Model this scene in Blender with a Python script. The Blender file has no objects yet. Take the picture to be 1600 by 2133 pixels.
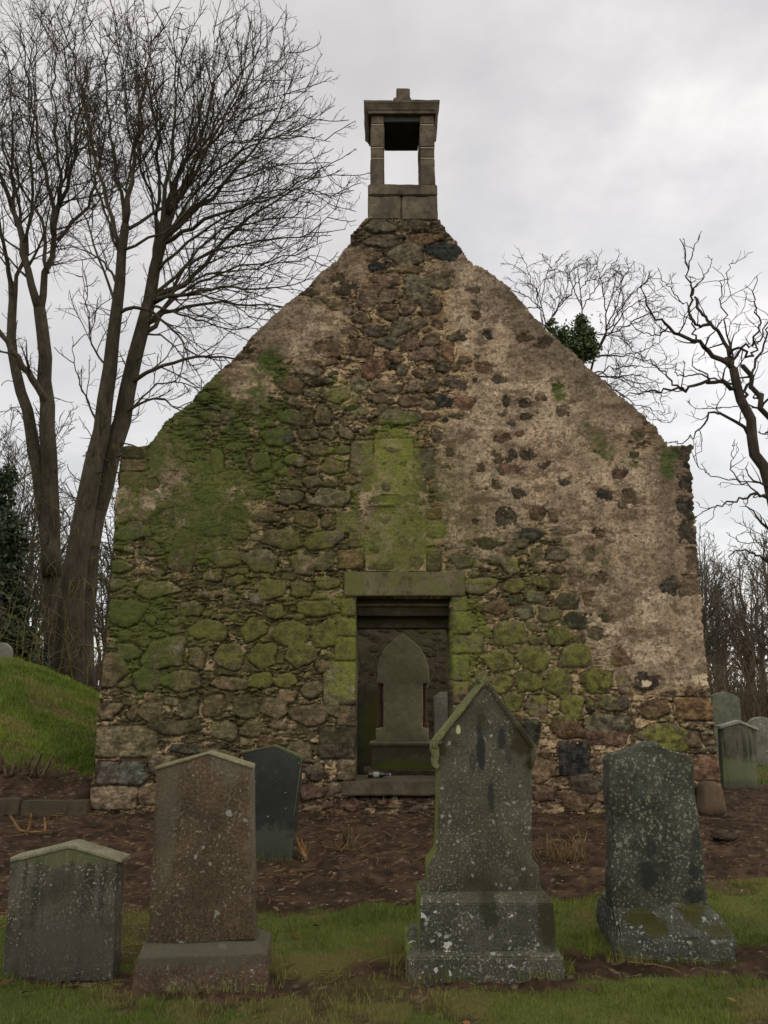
import bpy, bmesh, math, random
import numpy as np
from mathutils import Vector, Matrix
R = math.radians
sc = bpy.context.scene
col = sc.collection
# ------------------------------------------------------------------ camera
F = 1660.0; PITCH = R(12.8); CAMZ = 1.5
cam_data = bpy.data.cameras.new('camera')
cam_data.sensor_fit = 'VERTICAL'; cam_data.sensor_height = 24.0
cam_data.lens = 24.0 * F / 2133.0
cam_data.clip_start = 0.1; cam_data.clip_end = 2000.0
cam = bpy.data.objects.new('camera', cam_data); col.objects.link(cam)
cam.location = (0, 0, CAMZ); cam.rotation_euler = (R(90) + PITCH, 0, 0)
sc.camera = cam
# ------------------------------------------------------------------ sky, sun, exposure
SUN_EL, SUN_AZ = R(34), R(80)
world = bpy.data.worlds.new('World'); sc.world = world; world.use_nodes = True
wn, wl = world.node_tree.nodes, world.node_tree.links
wn.clear()
w_out = wn.new('ShaderNodeOutputWorld'); w_add = wn.new('ShaderNodeAddShader')
b_sky = wn.new('ShaderNodeBackground'); b_cld = wn.new('ShaderNodeBackground')
sky = wn.new('ShaderNodeTexSky'); sky.sky_type = 'NISHITA'; sky.sun_disc = False
sky.sun_elevation = SUN_EL; sky.sun_rotation = SUN_AZ; sky.dust_density = 3.0
wl.new(sky.outputs[0], b_sky.inputs[0]); b_sky.inputs[1].default_value = 0.05
tc = wn.new('ShaderNodeTexCoord'); sep = wn.new('ShaderNodeSeparateXYZ')
wl.new(tc.outputs['Generated'], sep.inputs[0])
def wmath(op, a, b=None, c=None, clamp=False):
    n = wn.new('ShaderNodeMath'); n.operation = op; n.use_clamp = clamp
    for i, v in enumerate((a, b, c)):
        if v is None: continue
        if isinstance(v, (int, float)): n.inputs[i].default_value = v
        else: wl.new(v, n.inputs[i])
    return n.outputs[0]
zc = wmath('ADD', wmath('MAXIMUM', sep.outputs[2], 0.0), 0.22)
comb = wn.new('ShaderNodeCombineXYZ')
wl.new(wmath('DIVIDE', sep.outputs[0], zc), comb.inputs[0])
wl.new(wmath('DIVIDE', sep.outputs[1], zc), comb.inputs[1])
def wnoise(scale, detail, rough, dist=0.0, off=0.0):
    m = wn.new('ShaderNodeMapping'); m.inputs['Location'].default_value = (off, off * 1.7, 0)
    wl.new(comb.outputs[0], m.inputs[0])
    n = wn.new('ShaderNodeTexNoise'); n.inputs['Scale'].default_value = scale
    n.inputs['Detail'].default_value = detail; n.inputs['Roughness'].default_value = rough
    n.inputs['Distortion'].default_value = dist
    wl.new(m.outputs[0], n.inputs[0]); return n.outputs[0]
big = wnoise(0.9, 3, 0.5, 0.0, 3.1); fine = wnoise(3.4, 7, 0.56, 0.0, 7.4)
def gauss_dir(d, sharp):
    # soft brightening of the cloud sheet round one direction
    v = Vector(d).normalized()
    n = wn.new('ShaderNodeVectorMath'); n.operation = 'DOT_PRODUCT'
    wl.new(tc.outputs['Generated'], n.inputs[0]); n.inputs[1].default_value = v
    return wmath('POWER', wmath('MAXIMUM', n.outputs['Value'], 0.0), sharp)
zen = wmath('MAXIMUM', gauss_dir((0, -0.75, 0.66), 1.0), 0.0)
thin = gauss_dir((0.34, 0.83, 0.62), 26.0)      # thinner cloud before the sun
low = wmath('POWER', wmath('SUBTRACT', 1.0, wmath('MAXIMUM', sep.outputs[2], 0.0)), 4.0)
lum = wmath('ADD', wmath('MULTIPLY', big, 0.30), wmath('MULTIPLY', fine, 0.36))
lum = wmath('ADD', lum, 0.312)
lum = wmath('ADD', lum, wmath('MULTIPLY', wmath('MULTIPLY', thin, wmath('POWER', fine, 3.0)), 0.85))
lum = wmath('ADD', lum, wmath('MULTIPLY', low, 0.06))
lum = wmath('MULTIPLY', lum, wmath('ADD', 1.0, wmath('MULTIPLY', wmath('POWER', zen, 1.6), 1.75)))
tint = wn.new('ShaderNodeMix'); tint.data_type = 'RGBA'
tint.inputs[6].default_value = (1.0, 0.932, 0.86, 1); tint.inputs[7].default_value = (1.0, 0.99, 0.985, 1)
wl.new(low, tint.inputs[0])
warm = wn.new('ShaderNodeMix'); warm.data_type = 'RGBA'; warm.inputs[7].default_value = (1.0, 0.905, 0.74, 1)
wl.new(zen, warm.inputs[0]); wl.new(tint.outputs[2], warm.inputs[6]); wl.new(warm.outputs[2], b_cld.inputs[0]); wl.new(lum, b_cld.inputs[1])
wl.new(b_sky.outputs[0], w_add.inputs[0]); wl.new(b_cld.outputs[0], w_add.inputs[1])
wl.new(w_add.outputs[0], w_out.inputs[0])
sun_d = bpy.data.lights.new('sun', 'SUN'); sun_d.energy = 0.5; sun_d.angle = R(30); sun_d.color = (1, 0.94, 0.85)
sun = bpy.data.objects.new('sun', sun_d); col.objects.link(sun)
sd = Vector((math.sin(SUN_AZ) * math.cos(SUN_EL), math.cos(SUN_AZ) * math.cos(SUN_EL), math.sin(SUN_EL)))
sun.rotation_euler = sd.to_track_quat('Z', 'Y').to_euler(); sun.location = (10, 10, 30)
sc.view_settings.view_transform = 'Standard'; sc.view_settings.look = 'None'
sc.view_settings.exposure = 0.0; sc.view_settings.gamma = 1.0
# ------------------------------------------------------------------ measuring: a pixel of the photo and a distance give a point
cp, sp = math.cos(PITCH), math.sin(PITCH)
def P(u, v, Y):
    a = (u - 800.0) / F; b = -(v - 1066.5) / F
    dy = cp - b * sp; dz = sp + b * cp
    t = Y / dy
    return Vector((a * t, Y, CAMZ + dz * t))
def sst(t): t = np.clip(t, 0, 1); return t * t * (3 - 2 * t)
# ------------------------------------------------------------------ numeric noise
_lat = np.random.RandomState(7).rand(8, 256, 256)
def vnoise(x, y, s=0):
    L = _lat[s % 8]; x = x + 13.7 * s + 1000; y = y + 7.3 * s + 1000
    xi = np.floor(x).astype(int); yi = np.floor(y).astype(int)
    fx = x - xi; fy = y - yi; fx = fx * fx * (3 - 2 * fx); fy = fy * fy * (3 - 2 * fy)
    a = L[yi % 256, xi % 256]; b = L[yi % 256, (xi + 1) % 256]; c = L[(yi + 1) % 256, xi % 256]; d = L[(yi + 1) % 256, (xi + 1) % 256]
    return (a * (1 - fx) + b * fx) * (1 - fy) + (c * (1 - fx) + d * fx) * fy
def fbm(x, y, scale, octv=4, s=0, gain=0.5):
    t = 0; amp = 1; tot = 0
    for o in range(octv):
        t = t + amp * vnoise(x * scale, y * scale, s + o * 3 + 1); tot += amp; amp *= gain; scale *= 2.03
    return t / tot          # 0..1, centre 0.5
# ------------------------------------------------------------------ objects
def mesh_obj(name, verts, faces, mat, parent=None, smooth=False, link=True):
    me = bpy.data.meshes.new(name)
    verts = np.asarray(verts, dtype=np.float32)
    if isinstance(faces, np.ndarray):
        n, k = faces.shape
        me.vertices.add(len(verts)); me.vertices.foreach_set('co', verts.ravel())
        me.loops.add(n * k); me.loops.foreach_set('vertex_index', faces.ravel().astype(np.int32))
        me.polygons.add(n); me.polygons.foreach_set('loop_start', np.arange(0, n * k, k, dtype=np.int32))
        me.update(calc_edges=True)
    else:
        me.from_pydata([tuple(map(float, v)) for v in verts], [], faces); me.update()
    if smooth: me.polygons.foreach_set('use_smooth', np.ones(len(me.polygons), dtype=bool))
    for m in (mat if isinstance(mat, (list, tuple)) else [mat]): me.materials.append(m)
    o = bpy.data.objects.new(name, me)
    if link: col.objects.link(o)
    if parent is not None: o.parent = parent
    return o
def tag(o, label=None, cat=None, group=None, kind=None):
    if label: o['label'] = label
    if cat: o['category'] = cat
    if group: o['group'] = group
    if kind: o['kind'] = kind
    return o
def thing(name, loc, label, cat, group=None, rz=0.0):
    o = bpy.data.objects.new(name, None); col.objects.link(o); o.empty_display_size = 0.2
    o.location = loc; o.rotation_euler = (0, 0, rz)
    return tag(o, label, cat, group)
def color_attr(o, arr, name='Col'):
    a = o.data.color_attributes.new(name, 'FLOAT_COLOR', 'POINT')
    c = np.ones((len(arr), 4), dtype=np.float32); c[:, :3] = arr
    a.data.foreach_set('color', c.ravel())
def float_attr(o, arr, name):
    a = o.data.attributes.new(name, 'FLOAT', 'POINT'); a.data.foreach_set('value', np.asarray(arr, dtype=np.float32))
# ------------------------------------------------------------------ node materials
class NT:
    def __init__(s, name, rough=0.9, spec=0.25):
        s.m = bpy.data.materials.new(name); s.m.use_nodes = True
        s.n = s.m.node_tree.nodes; s.l = s.m.node_tree.links
        s.b = s.n['Principled BSDF']; s.b.inputs['Roughness'].default_value = rough
        s.b.inputs['Specular IOR Level'].default_value = spec
        s.tc = s.n.new('ShaderNodeTexCoord'); s.obj = s.tc.outputs['Object']; s._sep = None
    def put(s, sock, v):
        if isinstance(v, (int, float)): sock.default_value = v
        elif isinstance(v, tuple): sock.default_value = v + (1,) if len(v) == 3 and sock.type == 'RGBA' else v
        else: s.l.new(v, sock)
    def xyz(s, i):
        if s._sep is None:
            s._sep = s.n.new('ShaderNodeSeparateXYZ'); s.l.new(s.obj, s._sep.inputs[0])
        return s._sep.outputs[i]
    def map(s, scale=(1, 1, 1), loc=(0, 0, 0), vec=None):
        n = s.n.new('ShaderNodeMapping'); n.inputs['Scale'].default_value = scale; n.inputs['Location'].default_value = loc
        s.l.new(vec or s.obj, n.inputs[0]); return n.outputs[0]
    def noise(s, scale, detail=4, rough=0.55, vec=None, dist=0.0):
        n = s.n.new('ShaderNodeTexNoise'); n.inputs['Scale'].default_value = scale; n.inputs['Detail'].default_value = detail
        n.inputs['Roughness'].default_value = rough; n.inputs['Distortion'].default_value = dist
        s.l.new(vec or s.obj, n.inputs[0]); return n.outputs[0]
    def vor(s, scale, vec=None, out='Distance', rand=1.0):
        n = s.n.new('ShaderNodeTexVoronoi'); n.inputs['Scale'].default_value = scale; n.inputs['Randomness'].default_value = rand
        s.l.new(vec or s.obj, n.inputs[0]); return n.outputs[out]
    def math(s, op, a, b=0.0, clamp=False):
        n = s.n.new('ShaderNodeMath'); n.operation = op; n.use_clamp = clamp
        s.put(n.inputs[0], a); s.put(n.inputs[1], b); return n.outputs[0]
    def step(s, v, lo, hi):
        n = s.n.new('ShaderNodeMapRange'); n.interpolation_type = 'SMOOTHSTEP'
        s.put(n.inputs[0], v); n.inputs[1].default_value = lo; n.inputs[2].default_value = hi; return n.outputs[0]
    def mix(s, f, a, b, mode='MIX'):
        n = s.n.new('ShaderNodeMix'); n.data_type = 'RGBA'; n.blend_type = mode
        s.put(n.inputs[0], f); s.put(n.inputs[6], a); s.put(n.inputs[7], b); return n.outputs[2]
    def attr(s, name):
        n = s.n.new('ShaderNodeAttribute'); n.attribute_name = name; return n
    def warp(s, amt, scale, vec=None):
        n = s.n.new('ShaderNodeTexNoise'); n.inputs['Scale'].default_value = scale; n.inputs['Detail'].default_value = 3
        s.l.new(vec or s.obj, n.inputs[0]); m = s.n.new('ShaderNodeVectorMath'); m.operation = 'MULTIPLY_ADD'
        s.l.new(n.outputs['Color'], m.inputs[0]); m.inputs[1].default_value = (amt, amt, amt); s.l.new(vec or s.obj, m.inputs[2]); return m.outputs[0]
    def spots(s, scale, size, keep, vec=None):
        # scattered round lichen discs: keep is the share of cells that carry one
        d = s.vor(scale, vec); c = s.vor(scale, vec, 'Color')
        sp_ = s.n.new('ShaderNodeSeparateColor'); s.l.new(c, sp_.inputs[0])
        r = s.math('MULTIPLY', sp_.outputs[1], size)
        inside = s.step(s.math('SUBTRACT', d, r), 0.04, -0.04)
        return s.math('MULTIPLY', inside, s.math('LESS_THAN', sp_.outputs[0], keep))
    def blob(s, cx, cz, rx, rz, edge=0.30, nscale=15.0, namp=2.0):
        # a patch with a ragged outline of its own on the object's face
        dx = s.math('DIVIDE', s.math('SUBTRACT', s.xyz(0), cx), rx); dz = s.math('DIVIDE', s.math('SUBTRACT', s.xyz(2), cz), rz)
        d = s.math('SQRT', s.math('ADD', s.math('MULTIPLY', dx, dx), s.math('MULTIPLY', dz, dz)))
        d = s.math('ADD', d, s.math('MULTIPLY', s.math('SUBTRACT', s.noise(nscale, 5), 0.5), namp))
        return s.step(d, 1.0 + edge, 1.0 - edge)
    def up(s):
        g = s.n.new('ShaderNodeNewGeometry'); q = s.n.new('ShaderNodeSeparateXYZ'); s.l.new(g.outputs['Normal'], q.inputs[0]); return q.outputs[2]
    def bump(s, h, strength=0.4, dist=0.01):
        n = s.n.new('ShaderNodeBump'); n.inputs['Strength'].default_value = strength; n.inputs['Distance'].default_value = dist
        s.l.new(h, n.inputs['Height']); s.l.new(n.outputs[0], s.b.inputs['Normal'])
    def done(s, c):
        s.put(s.b.inputs['Base Color'], c); return s.m
# ------------------------------------------------------------------ the ground: one sheet, churchyard grass, bare soil, a bank on the left
WY = 9.3                                   # the gable's front face
def ground_h(x, y):
    x = np.asarray(x, float); y = np.asarray(y, float)
    z = 0.23 * sst((y - 4.9) / 4.4)
    z = z - 0.09 * sst((y - 10.5) / 3.0) * sst((x - 2.6) / 1.0)
    # bank left of the chapel
    t = np.clip((y - 9.32) / 3.9, 0, 1)
    crest = 1.06 + 0.98 * sst((-3.5 - x) / 2.9)
    bank = 0.10 + (crest - 0.33) * (1 - (1 - t) ** 1.9) - 0.75 * sst((y - 13.3) / 4.5)
    z = z + bank * sst((-3.22 - x) / 0.22) * sst((y - 9.27) / 0.05)
    z = z + 1.6 * sst((np.hypot(x, y) - 60) / 120.0)
    near = np.exp(-((y - 6) / 9.0) ** 2)
    z = z + near * (0.05 * (fbm(x, y, 0.7, 3, 2) - 0.5) + 0.02 * (fbm(x, y, 3.0, 2, 4) - 0.5)) * sst((np.abs(y - 9.6) ) / 0.5 + 0.4)
    return z
def gh(x, y): return float(ground_h(np.array([x]), np.array([y]))[0])
def G(u, v):
    lo, hi = 2.0, 40.0
    for _ in range(40):
        m = (lo + hi) / 2; p = P(u, v, m)
        if p.z > gh(p.x, p.y): lo = m
        else: hi = m
    return P(u, v, lo)
_eu = [-300, 0, 300, 560, 700, 1000, 1200, 1450, 1600, 1900]; _ev = [1915, 1908, 1893, 1888, 1893, 1890, 1876, 1852, 1832, 1815]
_ep = [G(a, b) for a, b in zip(_eu, _ev)]
_ex = [p.x for p in _ep]; _ey = [p.y for p in _ep]
BASES = []                                  # worn soil round the foot of each stone: x, y, rx, ry
for (u, v, rx, ry) in [(125, 2040, .36, .12), (420, 2055, .45, .16), (1010, 2040, .52, .16), (1230, 2020, .35, .13), (1400, 2005, .55, .22), (560, 2040, .2, .1), (1180, 2000, .3, .2), (1560, 1985, .25, .15), (800, 2010, .22, .12)]:
    p = G(u, v); BASES.append((p.x, p.y, rx, ry))
def dirt_mask(x, y):
    n = fbm(x, y, 1.7, 5, 1) - 0.5; n2 = fbm(x, y, 9.0, 3, 5) - 0.5
    e = np.interp(x, _ex, _ey)
    d = sst((y - e + n * 0.55 + n2 * 0.35) / 0.10 + 0.5) * (y < 9.4)
    d = np.maximum(d, sst((10.02 - y + n * 0.5 + n2 * 0.3) / 0.14 + .5) * (y >= 9.3) * (x < -3.0))
    d = np.maximum(d, sst((12.5 - y + n * .7) / 0.2 + .5) * (y >= 9.3) * (x > 2.9) * sst((9 - x) / 2))
    d = np.maximum(d, ((np.abs(x) < 3.3) & (y >= 9.3) & (y < 17.5)) * 1.0)
    d = np.maximum(d, sst(1.4 - np.hypot((x + 5.6) / 1.0, (y - 10.45) / 0.34) + n * 1.6) * 0.9)
    for (bx, by, rx, ry) in BASES:
        d = np.maximum(d, sst((1.25 - np.hypot((x - bx) / rx, (y - by) / ry) + n * 1.4 + n2 * 1.2) / 0.5))
    d = np.maximum(d, sst((fbm(x, y, 2.3, 4, 6) - 0.66 + n2 * .12) / 0.05) * 0.7)
    return d
def axis(lo, hi, step, far):
    a = list(np.arange(lo, hi, step)); s = step; v = a[-1]; out = []
    while v < far: s *= 1.22; v += s; out.append(v)
    s = step; v = lo; pre = []
    while v > -far: s *= 1.22; v -= s; pre.append(v)
    return np.array(pre[::-1] + a + out)
gx = axis(-6.4, 5.6, 0.026, 600.0); gy = axis(3.4, 13.4, 0.026, 600.0)
GX, GY = np.meshgrid(gx, gy)
GZ = ground_h(GX, GY); GD = dirt_mask(GX, GY)
clod = np.abs(fbm(GX, GY, 5.0, 3, 3) - 0.5) * 0.07 + (fbm(GX, GY, 13, 3, 6) - 0.5) * 0.055
GZ = GZ + GD * (clod - 0.03) * np.exp(-((GY - 7) / 7.0) ** 2)
verts = np.stack([GX, GY, GZ], -1).reshape(-1, 3)
ny, nx = GX.shape
ii = (np.arange(ny - 1)[:, None] * nx + np.arange(nx - 1)[None]).ravel()
faces = np.stack([ii, ii + 1, ii + nx + 1, ii + nx], -1)
def rgb(*c): return np.array(c)
def lerp(a, b, t): return a * (1 - t[..., None]) + b * t[..., None]
n1 = fbm(GX, GY, 0.8, 4, 2); n2 = fbm(GX, GY, 6, 4, 3); n3 = fbm(GX, GY, 24, 3, 5)
soil = lerp(rgb(.030, .0195, .0125), rgb(.072, .045, .030), np.clip((n2 - .3) * 2.2, 0, 1))
soil = lerp(soil, rgb(.015, .010, .007), sst((n3 - .56) / .1) * .7)
soil = lerp(soil, rgb(.19, .145, .10), sst((fbm(GX, GY, 42, 2, 7) - .78) / .04) * .75)
turf = lerp(rgb(.046, .060, .016), rgb(.085, .095, .026), np.clip((n1 - .3) * 2.4, 0, 1))
turf = lerp(turf, rgb(.105, .078, .030), sst((fbm(GX, GY, 2.2, 4, 6) - .56) / .12) * .55)
gcol = lerp(turf, soil, GD)
far = sst((np.hypot(GX, GY) - 22) / 10)
gcol = lerp(gcol, rgb(.060, .055, .026), far)
q = NT('ground_soil_turf', 1.0, 0.1)
c = q.attr('Col').outputs['Color']
c = q.mix(q.math('MULTIPLY', q.step(q.noise(70, 4, .6), .45, .7), .45), c, q.mix(1.0, c, (.45, .42, .40), 'MULTIPLY'))
c = q.mix(q.math('MULTIPLY', q.step(q.noise(150, 2, .6), .62, .72), .5), c, q.mix(1.0, c, (2.1, 1.9, 1.7), 'MULTIPLY'))
q.bump(q.noise(55, 6, .65), .8, .02)
ground = mesh_obj('ground', verts, faces, q.done(c), smooth=True); tag(ground, kind='structure')
color_attr(ground, gcol.reshape(-1, 3))
# ------------------------------------------------------------------ the grass itself
rg = np.random.RandomState(3)
def blades(xs, ys, hmin, hmax, wid, seed):
    r = np.random.RandomState(seed); n = len(xs)
    z = ground_h(xs, ys); a = r.rand(n) * 6.283; h = (hmin + (hmax - hmin) * r.rand(n) ** 1.6) * (.45 + 1.3 * fbm(xs, ys, 3.4, 3, 3)) * (1 + .8 * sst((fbm(xs, ys, 9, 2, 5) - .68) / .08))
    lean = r.rand(n) * 0.9 * h; la = r.rand(n) * 6.283
    w = wid * (.6 + .8 * r.rand(n)); cx, sx = np.cos(a) * w, np.sin(a) * w
    b = np.stack([xs, ys, z - 0.006], -1)
    s = np.stack([cx, sx, 0 * cx], -1)
    mid = b + np.stack([np.cos(la) * lean * .35, np.sin(la) * lean * .35, h * .6], -1)
    tip = b + np.stack([np.cos(la) * lean, np.sin(la) * lean, h], -1)
    V = np.stack([b - s, b + s, mid + s * .7, mid - s * .7, tip], 1)
    i = np.arange(n)[:, None] * 5
    tri = np.concatenate([i + np.array([[0, 1, 2]]), i + np.array([[0, 2, 3]]), i + np.array([[3, 2, 4]])])
    t1 = fbm(xs, ys, .8, 4, 2); t2 = fbm(xs, ys, 2.2, 4, 6)
    k = r.rand(n)
    cc = lerp(rgb(.050, .082, .010), rgb(.112, .142, .022), np.clip((t1 - .3) * 2.2 + (k - .5) * .8, 0, 1))
    cc = cc * (.62 + .80 * fbm(xs, ys, 5.5, 4, 7))[:, None]
    cc = lerp(cc, rgb(.17, .135, .06), np.clip(sst((t2 - .54) / .14) * .5 + (k > .93) * .8, 0, 1))
    return V.reshape(-1, 3), tri, np.repeat(cc, 5, 0)
def scatter(n, x0, x1, y0, y1, dens=None):
    xs = x0 + (x1 - x0) * rg.rand(n); ys = y0 + (y1 - y0) * rg.rand(n)
    keep = rg.rand(n) > dirt_mask(xs, ys) * 1.25 - .06
    keep &= rg.rand(n) < .35 + 1.3 * np.clip(fbm(xs, ys, 5, 3, 4) - .22, 0, 1)
    return xs[keep], ys[keep]
parts = []
xs, ys = scatter(230000, -3.3, 3.4, 3.6, 6.7); m_ = np.abs(xs) < ys * .52 + .25; parts.append(blades(xs[m_], ys[m_], .012, .036, .0016, 1))
xs, ys = scatter(150000, -7.2, -3.2, 9.9, 14.0); b_ = blades(xs, ys, .02, .055, .004, 2); parts.append((b_[0], b_[1], b_[2] * np.array([1.22, 1.30, 1.1])))  # bank grass fresher, and its brighter light put into the blade colour
xs, ys = scatter(30000, 3.4, 8.5, 11.5, 20.0); parts.append(blades(xs, ys, .02, .05, .006, 4))
bx, by = [], []
for (u0, v0, u1) in [(0, 2036, 245), (276, 2060, 556), (845, 2038, 1175), (1258, 1998, 1528), (505, 1790, 610)]:
    p0, p1 = G(u0, v0), G(u1, v0); n_ = int(420 * (p1.x - p0.x) + 60)
    t_ = rg.rand(n_); e_ = rg.randint(0, 4, n_)
    bx.append(np.where(e_ == 1, p0.x - .03 - .05 * rg.rand(n_), np.where(e_ == 2, p1.x + .03 + .05 * rg.rand(n_), p0.x + t_ * (p1.x - p0.x)))); by.append(np.where((e_ == 1) | (e_ == 2), p0.y + .4 * t_, p0.y - .02 - .06 * rg.rand(n_) ** 2))
bx, by = np.concatenate(bx), np.concatenate(by); k_ = fbm(bx, by, 3, 3, 2) > .47
parts.append(blades(bx[k_], by[k_], .02, .070, .0018, 7))
off = 0; VV, FF, CC = [], [], []
for V, T, c_ in parts:
    VV.append(V); FF.append(T + off); CC.append(c_); off += len(V)
q = NT('grass_blade', .8, .2); c = q.attr('Col').outputs['Color']
grass = mesh_obj('grass', np.concatenate(VV), np.concatenate(FF), q.done(c))
color_attr(grass, np.concatenate(CC))
tag(grass, 'short mossy winter grass on the churchyard lawn and bank', 'grass', kind='stuff')
# ------------------------------------------------------------------ the ruined chapel: rubble gable, stone by stone
CX = P(841, 1690, WY).x
chapel = thing('chapel_ruin', (0, WY, 0.2), 'roofless rubble stone chapel gable with square doorway and belfry, streaked with green moss', 'chapel')
def CH(v): return (v[0], v[1] - WY, v[2] - 0.2)       # world to chapel space
OUT = [(186,1700),(187,1640),(199,1600),(200,1520),(207,1455),(214,1400),(221,1330),(228,1250),(234,1165),(240,1050),(246,985),(250,931),(312,927),(330,905),(352,870),(400,835),(437,790),(480,752),(520,705),(560,670),(600,628),(622,610),(660,575),(700,545),(728,508),(728,491),(742,475),(757,456),(914,456),(925,470),(933,485),(950,503),(970,535),(985,552),(1010,565),(1035,585),(1060,607),(1090,640),(1130,680),(1160,712),(1200,745),(1232,775),(1270,808),(1300,835),(1340,865),(1370,895),(1396,926),(1447,926),(1437,952),(1437,972),(1441,985),(1443,1030),(1447,1070),(1450,1120),(1455,1200),(1462,1260),(1466,1330),(1472,1400),(1483,1460),(1490,1500),(1497,1580),(1505,1630),(1509,1700)]
poly = np.array([(P(u, v, WY).x, P(u, v, WY).z) for u, v in OUT]); poly[0, 1] = poly[-1, 1] = 0.02
dL, dR = P(742, 1440, WY).x, P(942, 1440, WY).x; dT, dB = P(840, 1243, WY).z, P(840, 1655, WY).z
ST = 0.0092
ax = np.arange(poly[:, 0].min() - .05, poly[:, 0].max() + .05, ST); az = np.arange(0.02, poly[:, 1].max() + .05, ST)
X, Z = np.meshgrid(ax, az)
WXN = (fbm(X, Z, 3.2, 3, 1) - .5) * .11 + (fbm(X, Z, 14, 3, 4) - .5) * .030
WZN = (fbm(X, Z, 3.2, 3, 2) - .5) * .09 + (fbm(X, Z, 14, 3, 5) - .5) * .026
def inpoly(px, pz, pl):
    r = np.zeros(px.shape, bool); n = len(pl)
    for i in range(n):
        x1, z1 = pl[i]; x2, z2 = pl[(i + 1) % n]
        if z1 == z2: continue
        c_ = ((z1 > pz) != (z2 > pz)) & (px < (x2 - x1) * (pz - z1) / (z2 - z1) + x1)
        r ^= c_
    return r
edge_n = np.clip((Z - 1.0) / 1.5, .4, 1)
inside = inpoly(X + (WXN * np.where(X < CX - .5, .45, .6) + (fbm(X, Z, 26, 2, 6) - .5) * np.where(X < CX - .5, .022, .045)) * edge_n, Z + (WZN * .7 + (fbm(X, Z, 22, 2, 3) - .5) * np.where(X < CX - .5, .022, .045)) * edge_n, poly)
inside &= ~((X > dL) & (X < dR) & (Z > dB - .04) & (Z < dT))
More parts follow.
